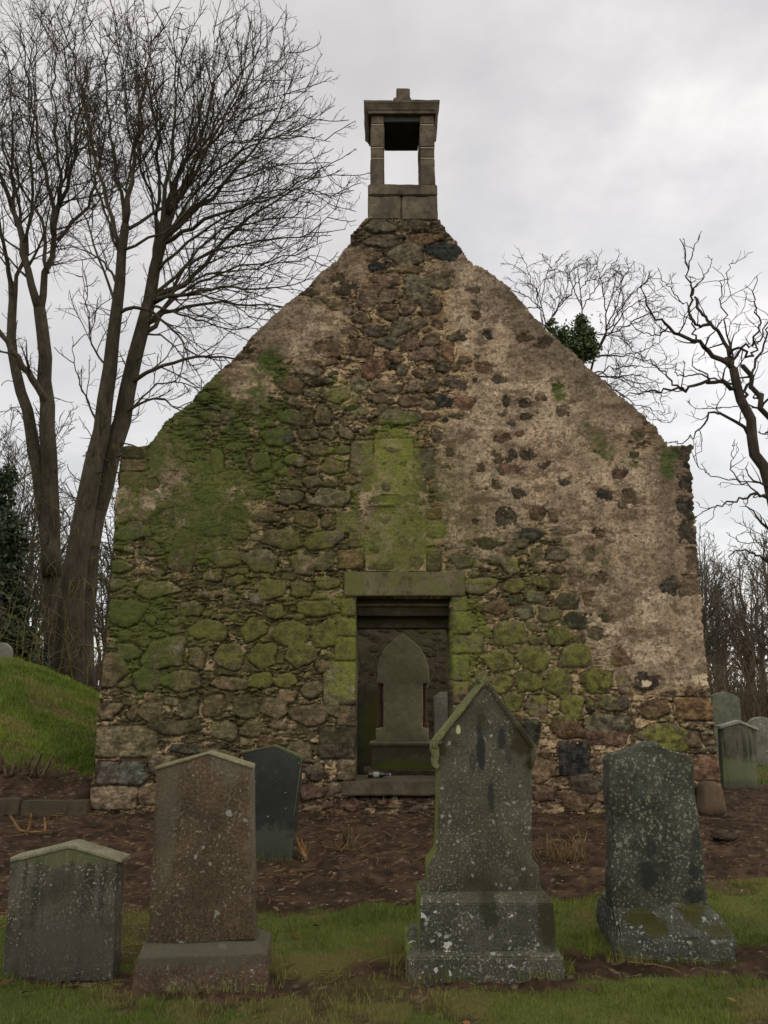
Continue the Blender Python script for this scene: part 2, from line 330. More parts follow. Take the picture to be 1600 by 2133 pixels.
# photo coordinates of every wall point, for laying out the big stones and the stained zones as they stand on the wall
_dz = Z - CAMZ; _dep = WY * cp + _dz * sp
U = 800 + F * X / _dep; V_ = 1066.5 - F * (_dz * cp - WY * sp) / _dep
KIND = {'p': (.112, .078, .064), 'r': (.140, .076, .054), 'g': (.120, .112, .094), 'd': (.066, .058, .048), 'b': (.118, .090, .062), 't': (.215, .180, .125), 'k': (.045, .047, .047), 'o': (.170, .098, .050)}
BIG = """695 592 55 35 b;760 628 48 38 p;808 618 40 28 p;868 612 62 38 g;900 640 45 35 p;847 642 30 32 p;807 639 35 14 p;808 655 36 22 b;750 661 34 24 p;728 690 30 24 b;783 690 52 26 d;835 679 42 32 g;872 675 30 26 b;910 677 24 22 r;688 725 58 40 r;752 725 50 36 r;808 712 60 26 g;855 715 34 32 p;902 710 36 26 b;877 740 60 24 p;825 742 40 24 r;655 760 48 18 r;695 756 34 14 r;781 765 46 46 r;817 764 18 9 k;840 771 22 22 g;872 776 34 22 p;912 764 22 16 d;650 773 62 24 g;605 800 62 32 r;675 795 40 14 d;747 802 36 28 g;785 802 28 26 p;820 810 46 24 p;862 810 30 18 g;900 803 40 34 p;697 828 52 32 b;787 832 40 18 p;815 839 20 16 b;857 838 50 22 p;605 870 58 30 d;670 866 36 34 b;830 870 76 30 g;892 870 30 18 r;580 912 74 36 k;642 902 40 26 d;685 905 36 20 p;720 900 32 24 b;762 902 24 10 d;670 935 50 24 p;715 937 30 20 p;615 960 44 22 g;542 965 46 34 b;692 970 52 34 b;754 955 46 70 gq;650 1002 50 26 p;690 1007 34 18 d;727 1002 44 18 r;602 1035 50 32 gm;645 1040 22 20 g;692 1037 62 44 gm;737 1022 26 20 g;765 1012 24 38 bq;555 1075 58 24 b;635 1080 54 38 r;680 1087 28 28 b;730 1087 58 46 gq;742 1125 28 30 bq;590 1125 70 42 b;675 1125 76 40 gm;545 1170 70 46 g;632 1180 60 46 b;682 1170 40 36 g;731 1165 52 38 oq;565 1225 58 38 gm;627 1227 54 36 p;687 1215 46 28 gm;535 1247 36 26 g;572 1272 36 30 gm;660 1270 88 30 gm;727 1265 30 34 gmq;722 1307 42 34 gmq;720 1351 44 48 gmq;708 1423 68 84 gmq;722 1491 40 42 bq;703 1548 76 64 dq;722 1603 40 42 bq;958 1258 32 30 gmq;963 1297 42 44 gmq;974 1343 64 36 gmq;959 1391 34 52 gmq;963 1443 42 44 bq;962 1500 40 60 bq;282 943 62 24 dq;282 970 60 24 bq;276 1005 52 42 bq;318 1010 24 24 g;277 1107 60 40 g;252 1180 44 28 b;238 1215 48 30 b;325 1228 78 40 t;268 1275 82 50 gm;380 1145 62 74 b;470 1165 72 32 gm;490 1070 60 32 b;445 1110 50 20 d;500 1115 36 26 gm;440 1200 36 20 b;490 1210 40 24 d;445 1240 40 20 p;480 1245 28 16 p;395 1270 60 36 gm;450 960 30 46 bm;360 1085 24 24 d;430 1313 72 42 gm;525 1310 64 46 gm;345 1362 80 62 gm;410 1367 40 44 b;475 1367 66 56 gm;545 1368 60 52 gm;270 1358 50 36 g;240 1395 66 62 b;305 1412 62 62 gm;380 1420 86 40 b;480 1420 70 28 b;540 1418 50 32 bm;225 1478 44 40 b;272 1487 24 32 p;315 1487 50 44 b;385 1475 44 40 g;440 1467 48 40 r;507 1470 62 48 d;575 1475 62 50 p;472 1520 58 46 b;370 1515 104 32 d;527 1520 48 36 p;262 1545 124 62 tq;225 1610 44 46 eq;280 1610 56 50 e;345 1595 70 40 g;236 1662 96 46 tq;312 1655 50 44 b;385 1558 70 24 k;455 1572 80 20 d;605 1317 74 50 gm;677 1322 62 54 gm;627 1362 64 52 gm;672 1388 36 24 b;595 1418 50 34 gm;650 1437 40 40 p;642 1487 78 40 p;622 1562 60 46 b;650 1610 36 36 d;648 1650 48 30 p;985 607 30 16 p;990 632 14 14 p;952 702 52 24 d;1010 698 34 20 k;935 735 38 36 r;892 737 30 26 p;920 765 38 20 d;955 765 30 14 b;1010 766 46 26 r;952 797 48 30 d;995 795 22 16 d;1040 796 34 18 d;927 835 36 28 k;970 840 44 36 r;890 843 30 24 p;893 868 30 18 r;955 868 30 14 d;926 877 16 10 k;912 910 34 34 g;1050 839 22 20 d;1087 840 32 22 d;1127 828 30 22 b;1047 865 32 16 g;1095 867 30 18 d;1065 882 26 14 d;1045 915 34 18 r;1082 902 26 13 r;1037 952 28 32 r;1063 950 20 36 d;1092 945 46 24 d;1132 970 36 18 d;935 942 24 20 b;1161 806 22 18 b;1170 857 26 26 b;1090 705 42 22 b;1130 717 44 20 b;1240 942 20 12 d;934 977 26 18 b;995 977 28 20 r;1067 982 56 26 r;905 1016 26 16 r;1010 1020 26 14 d;1037 1015 38 18 b;1087 1028 42 22 d;1170 1004 26 12 d;1252 1030 38 26 k;1287 989 36 26 r;1309 1044 44 40 b;1055 1080 46 46 d;1120 1067 40 38 r;1150 1070 26 30 r;987 1087 14 12 d;1105 1112 50 28 k;1185 1107 48 14 b;1247 1115 32 24 r;1015 1135 66 28 d;1082 1135 38 20 g;1160 1155 50 30 g;1225 1155 28 28 g;965 1167 48 30 dm;1060 1177 38 38 gm;1032 1170 26 16 d;1000 1220 62 36 gm;1072 1222 48 30 rm;1137 1212 62 26 bm;1200 1205 36 36 p;1250 1210 56 34 p;1035 1265 46 34 r;1071 1251 26 20 k;1117 1245 46 24 gm;1185 1252 60 38 d;1230 1252 32 36 r;1090 1277 42 26 g;1142 1277 48 30 gm;1207 1295 62 38 k;1264 1285 28 30 b;1065 1320 72 48 gm;1165 1322 54 40 bm;1117 1335 32 20 d;1207 1325 36 28 p;1245 1322 42 30 p;1037 1377 64 44 gm;1115 1370 78 52 gm;1202 1367 66 48 gm;1290 1370 62 46 rm;1100 1417 60 42 gm;1165 1422 60 54 gm;1247 1420 64 52 dm;1300 1422 30 52 t;1045 1425 44 38 gm;1068 1465 36 42 gm;1117 1467 42 46 g;1190 1472 62 48 gm;1229 1472 18 26 k;1282 1465 72 28 dm;1267 1507 94 34 gmq;1267 1537 92 32 rq;1180 1515 66 48 r;1197 1582 64 68 kq;1130 1605 52 52 r;1222 1632 68 36 d;1137 1652 52 30 p;1202 1668 80 42 p;1254 1660 32 26 b;1353 1420 62 38 dm;1363 1474 56 42 r;1447 1477 82 46 oq;1388 1536 114 58 gm;1473 1600 58 52 rq;1436 1221 50 46 bq;1394 1221 36 42 e;1442 1168 30 52 tq;1428 1107 46 52 dq;1428 1060 38 46 eq;1424 1008 38 44 dq;1420 945 52 36 dq;1428 968 24 12 k;1330 1600 60 36 r;1330 1660 70 44 p;1420 1660 70 50 r;1104 1525 44 62 k;1400 1595 60 36 p;1440 1540 44 30 b;800 430 4 4 d;792 475 60 26 g;860 470 70 22 b;790 505 74 26 g;880 500 80 28 r;845 532 70 40 g;925 527 88 34 k;785 556 40 16 k;850 560 60 24 b;800 585 60 30 p;910 585 70 36 b;860 588 40 26 g;720 600 50 36 d;700 640 40 24 b;770 600 40 24 r;990 660 24 18 b;600 1450 40 30 b;560 1545 40 30 r;690 1480 30 30 b"""
KIND = {k: tuple(.45 * a + .55 * b for a, b in zip(v, (.098, .074, .045))) for k, v in KIND.items()}; KIND['k'] = (.030, .031, .030); KIND['e'] = (.066, .064, .054); KIND['d'] = (.060, .050, .037)
H = np.full(X.shape, -.05); SC = np.zeros(X.shape + (3,)); SM = np.zeros(X.shape); ONB = np.zeros(X.shape)
EDGE = np.ones(X.shape); RING = np.zeros(X.shape, bool)
rs = np.random.RandomState(11)
occ = np.zeros(X.shape, bool)
def put_stone(cx, cz, w, h, colr, hs, n=2.5, moss=0.0, big=False, rot=0.0, allow=1.0, wf=1.0):
    ex = w * .62 + .05; ez = h * .62 + .05
    i0 = max(0, int((cx - ex - ax[0]) / ST)); i1 = min(len(ax), int((cx + ex - ax[0]) / ST) + 2)
    j0 = max(0, int((cz - ez - az[0]) / ST)); j1 = min(len(az), int((cz + ez - az[0]) / ST) + 2)
    if i1 - i0 < 2 or j1 - j0 < 2: return False
    s = (slice(j0, j1), slice(i0, i1))
    dx = X[s] - cx + WXN[s] * wf; dz = Z[s] - cz + WZN[s] * wf
    if rot: dx, dz = dx * math.cos(rot) + dz * math.sin(rot), -dx * math.sin(rot) + dz * math.cos(rot)
    th = np.arctan2(dz / h, dx / w)
    k1, k2, k3 = rs.rand(3) * 6.28; lob = 1 + (.10 * np.cos(2 * th + k1) + .07 * np.cos(3 * th + k2) + .04 * np.cos(5 * th + k3)) * (wf > .5) * (n < 5)
    r = ((np.abs(dx) / (w * .5)) ** n + (np.abs(dz) / (h * .5)) ** n) ** (1 / n) / lob
    if n < 5:          # split faces: a few straight breaks cut the rounded outline
        for _ in range(rs.randint(4, 8)):
            a_ = rs.rand() * 6.283; r = np.maximum(r, (dx / (w * .5) * math.cos(a_) + dz / (h * .5) * math.sin(a_)) / (.72 + .3 * rs.rand()))
        r = r * .93
    m = r < 1
    area = m.sum()
    if area < 3: return False
    if allow < 1 and (occ[s] & m).sum() > allow * area: return False
    tilt = (rs.rand(2) - .5) * .10
    hh = hs * np.sqrt(np.clip(1 - np.clip(r, 0, 1) ** (7 if big else 4), 0, 1)) + dx * tilt[0] + dz * tilt[1] - .006
    new = m & (hh > H[s])
    H[s] = np.where(new, hh, H[s])
    v = .80 + .42 * rs.rand(); cv = np.array(colr) * v * (1 + (rs.rand(3) - .5) * .12)
    SC[s] = np.where(new[..., None], cv, SC[s]); SM[s] = np.where(new, moss, SM[s])
    ONB[s] = np.where(new, 1.0 if big else 0.0, ONB[s]); EDGE[s] = np.where(new, r, EDGE[s])
    if big: RING[s] |= (r >= 1) & (r < 1 + .016 / min(w, h) * 2)
    occ[s] |= r < (1.04 if big else .98)
    return True
for it in BIG.split(';'):
    u, v, w, h, k = it.split(); u, v, w, h = map(float, (u, v, w, h))
    a, b = P(u - w / 2, v, WY), P(u + w / 2, v, WY); t_, b_ = P(u, v - h / 2, WY), P(u, v + h / 2, WY)
    blk = 'q' in k
    put_stone((a.x + b.x) / 2, (t_.z + b_.z) / 2, (b.x - a.x) * 1.03, (t_.z - b_.z) * 1.05, KIND[k[0]], .026 if blk else .026 + .016 * rs.rand(), 9 if blk else 2.9, 1.0 if 'm' in k else rs.rand() * .25, True, 0 if blk else (rs.rand() - .5) * .25, 1.0, .22 if blk else .8)
# dressed border of the blocked window over the door, its sill and right jamb
for (u0, v0, u1, v1, k, ms) in [(757,1031,889,1054,'g',.6),(861,935,904,998,'g',.5),(863,999,889,1028,'g',.5),(887,1057,926,1083,'o',.2),(888,1084,932,1121,'g',1.),(888,1143,917,1191,'d',.6),(862,917,884,933,'o',0)]:
    a, b = P(u0, v1, WY), P(u1, v0, WY)
    put_stone((a.x + b.x) / 2, (a.z + b.z) / 2, b.x - a.x, b.z - a.z, KIND[k], .026, 10, ms, True, 0, 1.0, .15)
a, b = P(780, 1030, WY), P(859, 915, WY); a2, b2 = P(761, 1191, WY), P(886, 1055, WY)
panel = ((X > a.x) & (X < b.x) & (Z > a.z) & (Z < b.z)) | ((X > a2.x) & (X < b2.x) & (Z > a2.z) & (Z < b2.z))
la, lb = P(717, 1241, WY), P(968, 1192, WY)
lint = (X > la.x) & (X < lb.x) & (Z > la.z) & (Z < lb.z)
occ |= lint | panel | ~inside
for (u, v, w, h, k) in [(820,940,34,18,'b'),(838,966,18,14,'d'),(800,965,10,6,'d'),(805,1012,22,18,'g'),(845,1010,14,16,'d'),(798,1087,26,16,'p'),(855,1078,12,10,'d'),(838,1085,12,10,'d'),(780,1112,22,10,'r'),(783,1142,26,18,'d'),(835,1130,30,26,'g'),(800,1178,52,20,'d'),(862,1172,26,36,'b'),(765,1072,9,9,'d'),(765,1100,10,8,'d'),(793,1058,8,6,'d'),(815,1068,7,6,'d'),(828,1108,9,8,'d'),(862,1125,10,10,'d'),(880,1072,8,8,'d'),(775,1130,8,7,'d'),(868,1150,7,7,'d')]:
    a, b = P(u - w / 2, v + h / 2, WY), P(u + w / 2, v - h / 2, WY)
    put_stone((a.x + b.x) / 2, (a.z + b.z) / 2, b.x - a.x, b.z - a.z, KIND[k], .022, 2.6, .2, True)
# packing: middling stones, then thin pinnings, into whatever is still bare
zx0, zx1, zz1 = ax[0], ax[-1], az[-1]
kk = ['p', 'r', 'b', 'b', 'g', 'd', 'p', 'b']
def pack(n, w0, w1, asp0, asp1, hs, allow, seed):
    r = np.random.RandomState(seed)
    for _ in range(n):
        cx = zx0 + (zx1 - zx0) * r.rand(); cz = .02 + (zz1 - .02) * r.rand()
        j = min(len(az) - 1, int((cz - az[0]) / ST)); i = min(len(ax) - 1, int((cx - ax[0]) / ST))
        if occ[j, i]: continue
        w = w0 + (w1 - w0) * r.rand() ** 1.5; h = w * (asp0 + (asp1 - asp0) * r.rand())
        put_stone(cx, cz, w, h, KIND[kk[r.randint(8)]], hs * (.7 + .6 * r.rand()), 2.3 + 1.4 * r.rand(), r.rand() * .7, False, (r.rand() - .5) * .3, allow)
pack(2600, .14, .30, .40, .75, .026, .08, 1)
pack(5200, .07, .17, .25, .7, .022, .10, 2)
pack(11000, .05, .15, .16, .36, .024, .13, 3)
pack(12000, .03, .07, .25, .7, .018, .16, 4)
# ---- lime mortar and the harling that survives on the right and along the rakes
def zone(cu, cv, ru, rv, soft=.5):
    d = np.hypot((U - cu) / ru, (V_ - cv) / rv); return sst((1 + soft - d) / (2 * soft))
wob = fbm(X, Z, 1.6, 5, 2) - .5; wob2 = fbm(X, Z, 8, 4, 4) - .5; wob3 = fbm(X, Z, 30, 3, 6) - .5
harl = np.maximum.reduce([zone(1150, 880, 190, 210, .45), zone(1330, 1170, 150, 230, .5), zone(1010, 1010, 100, 150, .5), zone(1380, 1360, 110, 70, .5) * .9, zone(1060, 660, 120, 110, .5), zone(1000, 560, 80, 50, .5) * .9, zone(620, 690, 90, 60, .5), zone(510, 800, 60, 50, .5) * .8, zone(292, 1045, 50, 42, .35), zone(700, 565, 60, 50, .5) * .8, zone(1250, 820, 120, 80, .5), zone(330, 960, 30, 70, .5) * .7, zone(820, 1060, 75, 130, .3) * .8, zone(430, 1060, 120, 90, .6) * .55])
rubble = np.maximum.reduce([zone(1090, 1160, 100, 60, .5) * .55, zone(1080, 870, 60, 30, .4) * .35, zone(1075, 975, 70, 50, .5) * .35, zone(1150, 1420, 170, 130, .4) * .35])
top = np.maximum(zone(830, 720, 190, 190, .5), zone(1170, 1420, 240, 280, .5)); M = -.016 + .016 * top + .062 * np.clip(harl * 1.15 - rubble + wob * .9, 0, 1) + wob * .016 + wob2 * .030 + wob3 * .008
M = np.where(panel, .016 + wob2 * .008, M)
M = np.where(ONB > 0, np.minimum(M, H + (-.014 + .085 * np.clip(EDGE - .62 + wob2 * 1.5 + wob3 * .8, 0, 1) * np.clip(harl * 1.3 + .15, 0, 1) + .02 * np.clip(EDGE - .8 + wob2, 0, 1))), M)
M = np.where(lint, -.03, M)
stone = H > M
HT = np.maximum(H, M)
crk = 1 - sst(np.abs(fbm(X * .42 + WXN, Z * 1.7 + WZN, 5.5, 4, 1) - .5) / .022); crk2 = 1 - sst(np.abs(fbm(X * .5, Z * 1.5, 12, 3, 6) - .5) / .02)
crk = np.clip(np.maximum(crk, crk2 * .7) * (~stone) * np.clip(1.1 - harl * 1.5, 0, 1), 0, 1) * ~panel
ring = RING * (~stone) * (~panel) * np.clip(1.05 - harl * 1.3, 0, 1) * sst((wob2 * 1.3 + wob + wob3 * .8 + .10) / .24)
HT = HT - .045 * crk - .020 * ring - .010 * (crk2 * stone * (ONB < .5))
fineH = (fbm(X, Z, 40, 3, 3) - .5)
HT = HT + fineH * np.where(stone, .006, .010) + (fbm(X, Z, 11, 3, 7) - .5) * np.where(stone, .010, .006)
strat = fbm(X * .35, Z * 3.0, 12, 3, 1) - .5
HT = HT + stone * strat * .008
HT = HT * .80
HT += .035 * (fbm(X, Z, .55, 2, 5) - .5)
HT = HT - .06 * ((np.abs(U - 250) < 22) & (np.abs(V_ - 1153) < 6 + (U - 250) * -.15))
# ---- colour of the stones, mortar, harl, algae and moss as they are on the wall
mortc = lerp(rgb(.17, .120, .070), rgb(.36, .265, .165), np.clip(wob2 * 2.5 + .5, 0, 1))
deep = sst((.004 - M - wob3 * .02 + wob2 * .015) / .012)
mortc = lerp(mortc, rgb(.052, .040, .026), deep * .9); mortc = lerp(mortc, rgb(.012, .010, .007), crk * .95); mortc0 = mortc; mortc = lerp(mortc, rgb(.42, .315, .20), sst((fbm(X, Z * 1.3, 7, 5, 2, .7) - .555) / .05) * (1 - crk) * .85)
harlc = lerp(rgb(.205, .156, .110), rgb(.395, .310, .228), np.clip((fbm(X, Z, 5, 6, 3, .65) - .5) * 3 + .5, 0, 1))
harlc = lerp(harlc, rgb(.325, .235, .170), sst((fbm(X, Z, 2.2, 4, 6) - .52) / .12) * .5)
harlc = lerp(harlc, rgb(.10, .07, .05), sst((fbm(X, Z, 26, 4, 2, .6) - .60) / .06) * .75)
harlc = harlc * (.70 + .6 * np.clip((fbm(X, Z, 42, 3, 5, .7) - .5) * 2.2 + .5, 0, 1)[..., None])
harlc = lerp(harlc, rgb(.115, .078, .050), sst((fbm(X * .6, Z * 1.5, 9, 5, 7, .65) - .57) / .08) * .7)
harlc = harlc * (1 - .22 * sst((fbm(X * 7, Z * .55, 1.3, 4, 5) - .53) / .1) * np.clip(wob * 2 + .7, 0, 1))[..., None]
hm = sst((harl * 1.1 + wob * .6 - .25) / .4)
mortc = lerp(mortc, rgb(.018, .014, .010), np.clip(ring, 0, 1) * .75)
ground_c = lerp(mortc, harlc, hm)
# grey brown weathering towards the wet wall heads and down the quoins
headd = np.full(X.shape, 9.0)
for i in range(12, len(OUT) - 14):
    p1, p2 = poly[i], poly[i + 1]; d_ = p2 - p1; L2 = (d_ ** 2).sum() + 1e-9
    t = np.clip(((X - p1[0]) * d_[0] + (Z - p1[1]) * d_[1]) / L2, 0, 1)
    headd = np.minimum(headd, np.hypot(X - p1[0] - t * d_[0], Z - p1[1] - t * d_[1]))
wet = sst((.62 - headd + wob * 1.1 + wob2 * .3) / .55)
ground_c = lerp(ground_c, ground_c * .35 + rgb(.055, .043, .032) * .65, wet * .85)
wet2 = np.maximum(zone(1290, 900, 110, 70, .6) * .55, zone(1415, 1080, 50, 260, .5) * .5) * np.clip(.5 + wob * 2, 0, 1.2)
ground_c = lerp(ground_c, rgb(.115, .085, .060), np.clip(wet2, 0, .8))
stc = SC * (.42 + 1.15 * np.clip((fbm(X, Z, 12, 5, 5, .7) - .5) * 2.1 + .5, 0, 1)[..., None])
stc = stc * (.60 + .80 * np.clip((fbm(X * .6, Z * 1.4, 34, 3, 2, .6) - .5) * 2.4 + .5, 0, 1)[..., None])
stc = lerp(stc, stc * .45, sst((fbm(X, Z, 22, 4, 2) - .58) / .08) * .55)
stc = lerp(stc, rgb(.21, .165, .115), sst((fbm(X, Z, 17, 4, 3) - .64) / .05) * .4 * (1 - ONB * .5))
stc = stc * (1 - .22 * hm)[..., None]; stc = lerp(stc, stc * .55, sst((EDGE - .80 + wob3 * .5) / .2) * .5)
stc = lerp(stc, stc * .6 + rgb(.17, .125, .09) * .4, hm * .15)
C = np.where(stone[..., None], stc, ground_c)
C = np.where((wet * stone)[..., None] > 0, lerp(C, C * .72, wet * stone), C)
mn = fbm(X, Z, 2.6, 5, 4, .6) - .5; mf = fbm(X, Z, 19, 4, 1, .65) - .5
dark = np.maximum.reduce([zone(440, 930, 130, 140, .6) * .9, zone(390, 1090, 150, 120, .6) * .95, zone(300, 1180, 90, 110, .6) * .8, zone(300, 1290, 110, 90, .6) * .85, zone(520, 850, 110, 70, .6) * .75, zone(560, 770, 50, 60, .6) * .8, zone(420, 850, 70, 60, .5) * .9, zone(540, 960, 90, 120, .6) * .7, zone(330, 1390, 110, 70, .6) * .6, zone(1015, 1140, 60, 40, .6) * .6, zone(1240, 1170, 40, 40, .6) * .3, zone(1395, 960, 24, 45, .5) * .9, zone(830, 880, 60, 30, .6) * .5])
def streak(pts, w):
    best = np.full(X.shape, 9e9)
    for (x1, y1), (x2, y2) in zip(pts[:-1], pts[1:]):
        dx, dy = x2 - x1, y2 - y1; t = np.clip(((U - x1) * dx + (V_ - y1) * dy) / (dx * dx + dy * dy), 0, 1)
        best = np.minimum(best, np.hypot(U - x1 - t * dx, V_ - y1 - t * dy))
    return sst(1.35 - best / w)
dark = np.maximum(dark, streak([(1166, 815), (1180, 860), (1225, 905), (1265, 945), (1330, 965)], 24) * .56)
rain = fbm(X * 5, Z * .8, 1.6, 4, 3) - .5
ad = sst((dark * 1.12 + mn * 1.2 + mf * 1.0 + rain * .8 - .46) / .5)
dgc = lerp(rgb(.030, .046, .013), rgb(.064, .090, .020), np.clip(mf * 2.2 + .5 + mn, 0, 1))
C = lerp(C, dgc, np.clip(ad, 0, 1) * (.70 + .26 * sst((fbm(X, Z * 1.3, 8, 4, 6) - .42) / .15)))
lime = np.maximum.reduce([zone(815, 985, 62, 110, .5), zone(830, 1125, 90, 80, .5) * .8, zone(905, 1105, 36, 24, .5), zone(740, 1080, 60, 90, .6) * .55, zone(840, 1215, 140, 30, .6) * .75, zone(720, 1340, 46, 120, .5) * .8, zone(970, 1330, 46, 110, .5) * .8, zone(690, 960, 80, 80, .6) * .3, zone(720, 830, 50, 60, .6) * .45, zone(470, 990, 60, 50, .6) * .4, zone(600, 960, 70, 60, .6) * .35])
al = sst((lime * 1.18 + mn * .9 + mf * .8 + rain * .5 - .36) / .5) * np.where(panel & stone, .25, 1)
lgc = lerp(rgb(.088, .100, .026), rgb(.170, .200, .042), np.clip(mf * 2 + .45 + mn * .6, 0, 1))
lgc = lerp(lgc, rgb(.225, .270, .045), np.maximum.reduce([zone(822, 975, 42, 66, .4), zone(908, 1102, 26, 20, .4) * .9, zone(705, 1430, 30, 40, .5) * .4, zone(800, 1090, 40, 40, .5) * .4]) * np.clip(.6 + mn * 2, 0, 1))
C = lerp(C, lgc, np.clip(al, 0, 1) * (.50 + .36 * sst((fbm(X, Z * .8, 9, 4, 2) - .42) / .16)))
olive = np.maximum.reduce([zone(570, 1290, 180, 170, .5), zone(640, 1150, 110, 110, .6) * .75, zone(1130, 1400, 160, 120, .5), zone(1060, 1200, 90, 60, .6) * .7, zone(1390, 1530, 70, 50, .5) * .9])
ao = sst((olive * (.55 + .50 * SM) * np.where(stone, 1.0, .62) * 1.15 + mn * .9 + mf * 1.2 - .44) / .55) * np.where(stone, 1 - .5 * sst((EDGE - .78) / .2), .8)
olc = lerp(rgb(.052, .052, .018), rgb(.165, .165, .040), np.clip(mf * 3.2 + .5 + mn, 0, 1))
C = lerp(C, olc, np.clip(ao, 0, 1) * .85)
veil = np.maximum.reduce([zone(480, 1180, 290, 340, .6), zone(820, 1100, 190, 200, .6) * .9, zone(1080, 1300, 180, 180, .6) * .5])
C = lerp(C, rgb(.072, .078, .022), np.clip(veil * (.70 + mn * 1.5 + mf * .9), 0, .85) * .74)
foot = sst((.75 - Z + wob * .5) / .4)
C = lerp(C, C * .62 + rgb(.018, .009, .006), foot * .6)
C = C * .98 * (.70 + .60 * vnoise(X * 90, Z * 90, 2)[..., None])
for (u, v, ru, rv) in [(1467, 1417, 18, 12), (1345, 1424, 9, 8)]:
    C = lerp(C, rgb(.52, .43, .31), sst((1.2 - np.hypot((U - u) / ru, (V_ - v) / rv) + mf * 2.0) / .3))
# ---- the mesh: rough front, plain back, thickness round every edge
TH = 0.74
idx = -np.ones(X.shape, int); cell = inside[:-1, :-1] & inside[1:, :-1] & inside[:-1, 1:] & inside[1:, 1:]
use = np.zeros(X.shape, bool)
for s in ((0, 0), (1, 0), (0, 1), (1, 1)): use[s[0]:s[0] + cell.shape[0], s[1]:s[1] + cell.shape[1]] |= cell
idx[use] = np.arange(use.sum()); NV = int(use.sum())
front = np.stack([X[use], -HT[use], Z[use] - .2], -1)
back = np.stack([X[use], np.full(NV, TH) + (fbm(X[use], Z[use], 4, 3, 2) - .5) * .1, Z[use] - .2], -1)
j, i = np.nonzero(cell)
a = idx[j, i]; b = idx[j, i + 1]; c_ = idx[j + 1, i + 1]; d = idx[j + 1, i]
fq = np.stack([a, b, c_, d], -1); bq = fq[:, ::-1] + NV
cp_ = np.pad(cell, 1); e = []
e.append((lambda m: np.stack([a[m], b[m]], -1))(~cp_[j, i + 1])); e.append((lambda m: np.stack([b[m], c_[m]], -1))(~cp_[j + 1, i + 2]))
e.append((lambda m: np.stack([c_[m], d[m]], -1))(~cp_[j + 2, i + 1])); e.append((lambda m: np.stack([d[m], a[m]], -1))(~cp_[j + 1, i]))
e = np.concatenate(e); sq = np.stack([e[:, 1], e[:, 0], e[:, 0] + NV, e[:, 1] + NV], -1)
q = NT('rubble_masonry', .95, .15)
c = q.attr('Col').outputs['Color']
n_ = q.noise(120, 4, .65)
c = q.mix(.55, c, q.mix(n_, (.55, .55, .55), (1.5, 1.5, 1.5)), 'MULTIPLY')
q.bump(q.math('ADD', q.noise(60, 5, .7), q.math('MULTIPLY', q.vor(38), .5)), .55, .012)
MASON = q.done(c)
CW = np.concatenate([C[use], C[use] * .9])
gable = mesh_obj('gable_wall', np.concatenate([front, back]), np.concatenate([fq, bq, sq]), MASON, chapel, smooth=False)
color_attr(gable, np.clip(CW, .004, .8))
# ------------------------------------------------------------------ shaped stone pieces
def noise3(co, scale, s=0):
    return (fbm(co[:, 0] + co[:, 1] * .61, co[:, 2] + co[:, 1] * .37, scale, 3, s) - .5) + (fbm(co[:, 1] - co[:, 0] * .43, co[:, 2] * .8 + co[:, 0] * .3, scale, 3, s + 2) - .5)
def finish(bm, name, mat, parent, amp=.006, nscale=7.0, cut=.06, bev=.010, seed=0, smooth=True):
    bmesh.ops.recalc_face_normals(bm, faces=bm.faces)
    if bev: bmesh.ops.bevel(bm, geom=list(bm.edges), offset=bev, segments=2, affect='EDGES', clamp_overlap=True)
    if cut:
        for _ in range(5):
            es = [e for e in bm.edges if e.calc_length() > cut * 1.5]
            if not es or len(bm.verts) > 20000: break
            bmesh.ops.subdivide_edges(bm, edges=es, cuts=1, use_grid_fill=True)
        bmesh.ops.triangulate(bm, faces=[f for f in bm.faces if len(f.verts) > 4])
    bm.normal_update()
    if amp:
        co = np.array([v.co for v in bm.verts]); d = noise3(co + seed * 3.1, nscale, seed)
        for v, dd in zip(bm.verts, d): v.co += v.normal * float(dd) * amp * 2
    me = bpy.data.meshes.new(name); bm.to_mesh(me); bm.free(); me.materials.append(mat)
    if smooth:
        me.polygons.foreach_set('use_smooth', np.ones(len(me.polygons), bool))
        me.set_sharp_from_angle(angle=R(35))
    o = bpy.data.objects.new(name, me); col.objects.link(o)
    if parent is not None: o.parent = parent
    return o
def loft(bm, levels):
    # levels: (z, x0, x1, y0, y1) rings from the bottom up
    rings = [[bm.verts.new(p) for p in ((x0, y0, z), (x1, y0, z), (x1, y1, z), (x0, y1, z))] for z, x0, x1, y0, y1 in levels]
    bm.faces.new(rings[0][::-1]); bm.faces.new(rings[-1])
    for a, b in zip(rings[:-1], rings[1:]):
        for k in range(4): bm.faces.new((a[k], a[(k + 1) % 4], b[(k + 1) % 4], b[k]))
def boxb(bm, x0, x1, y0, y1, z0, z1): loft(bm, [(z0, x0, x1, y0, y1), (z1, x0, x1, y0, y1)])
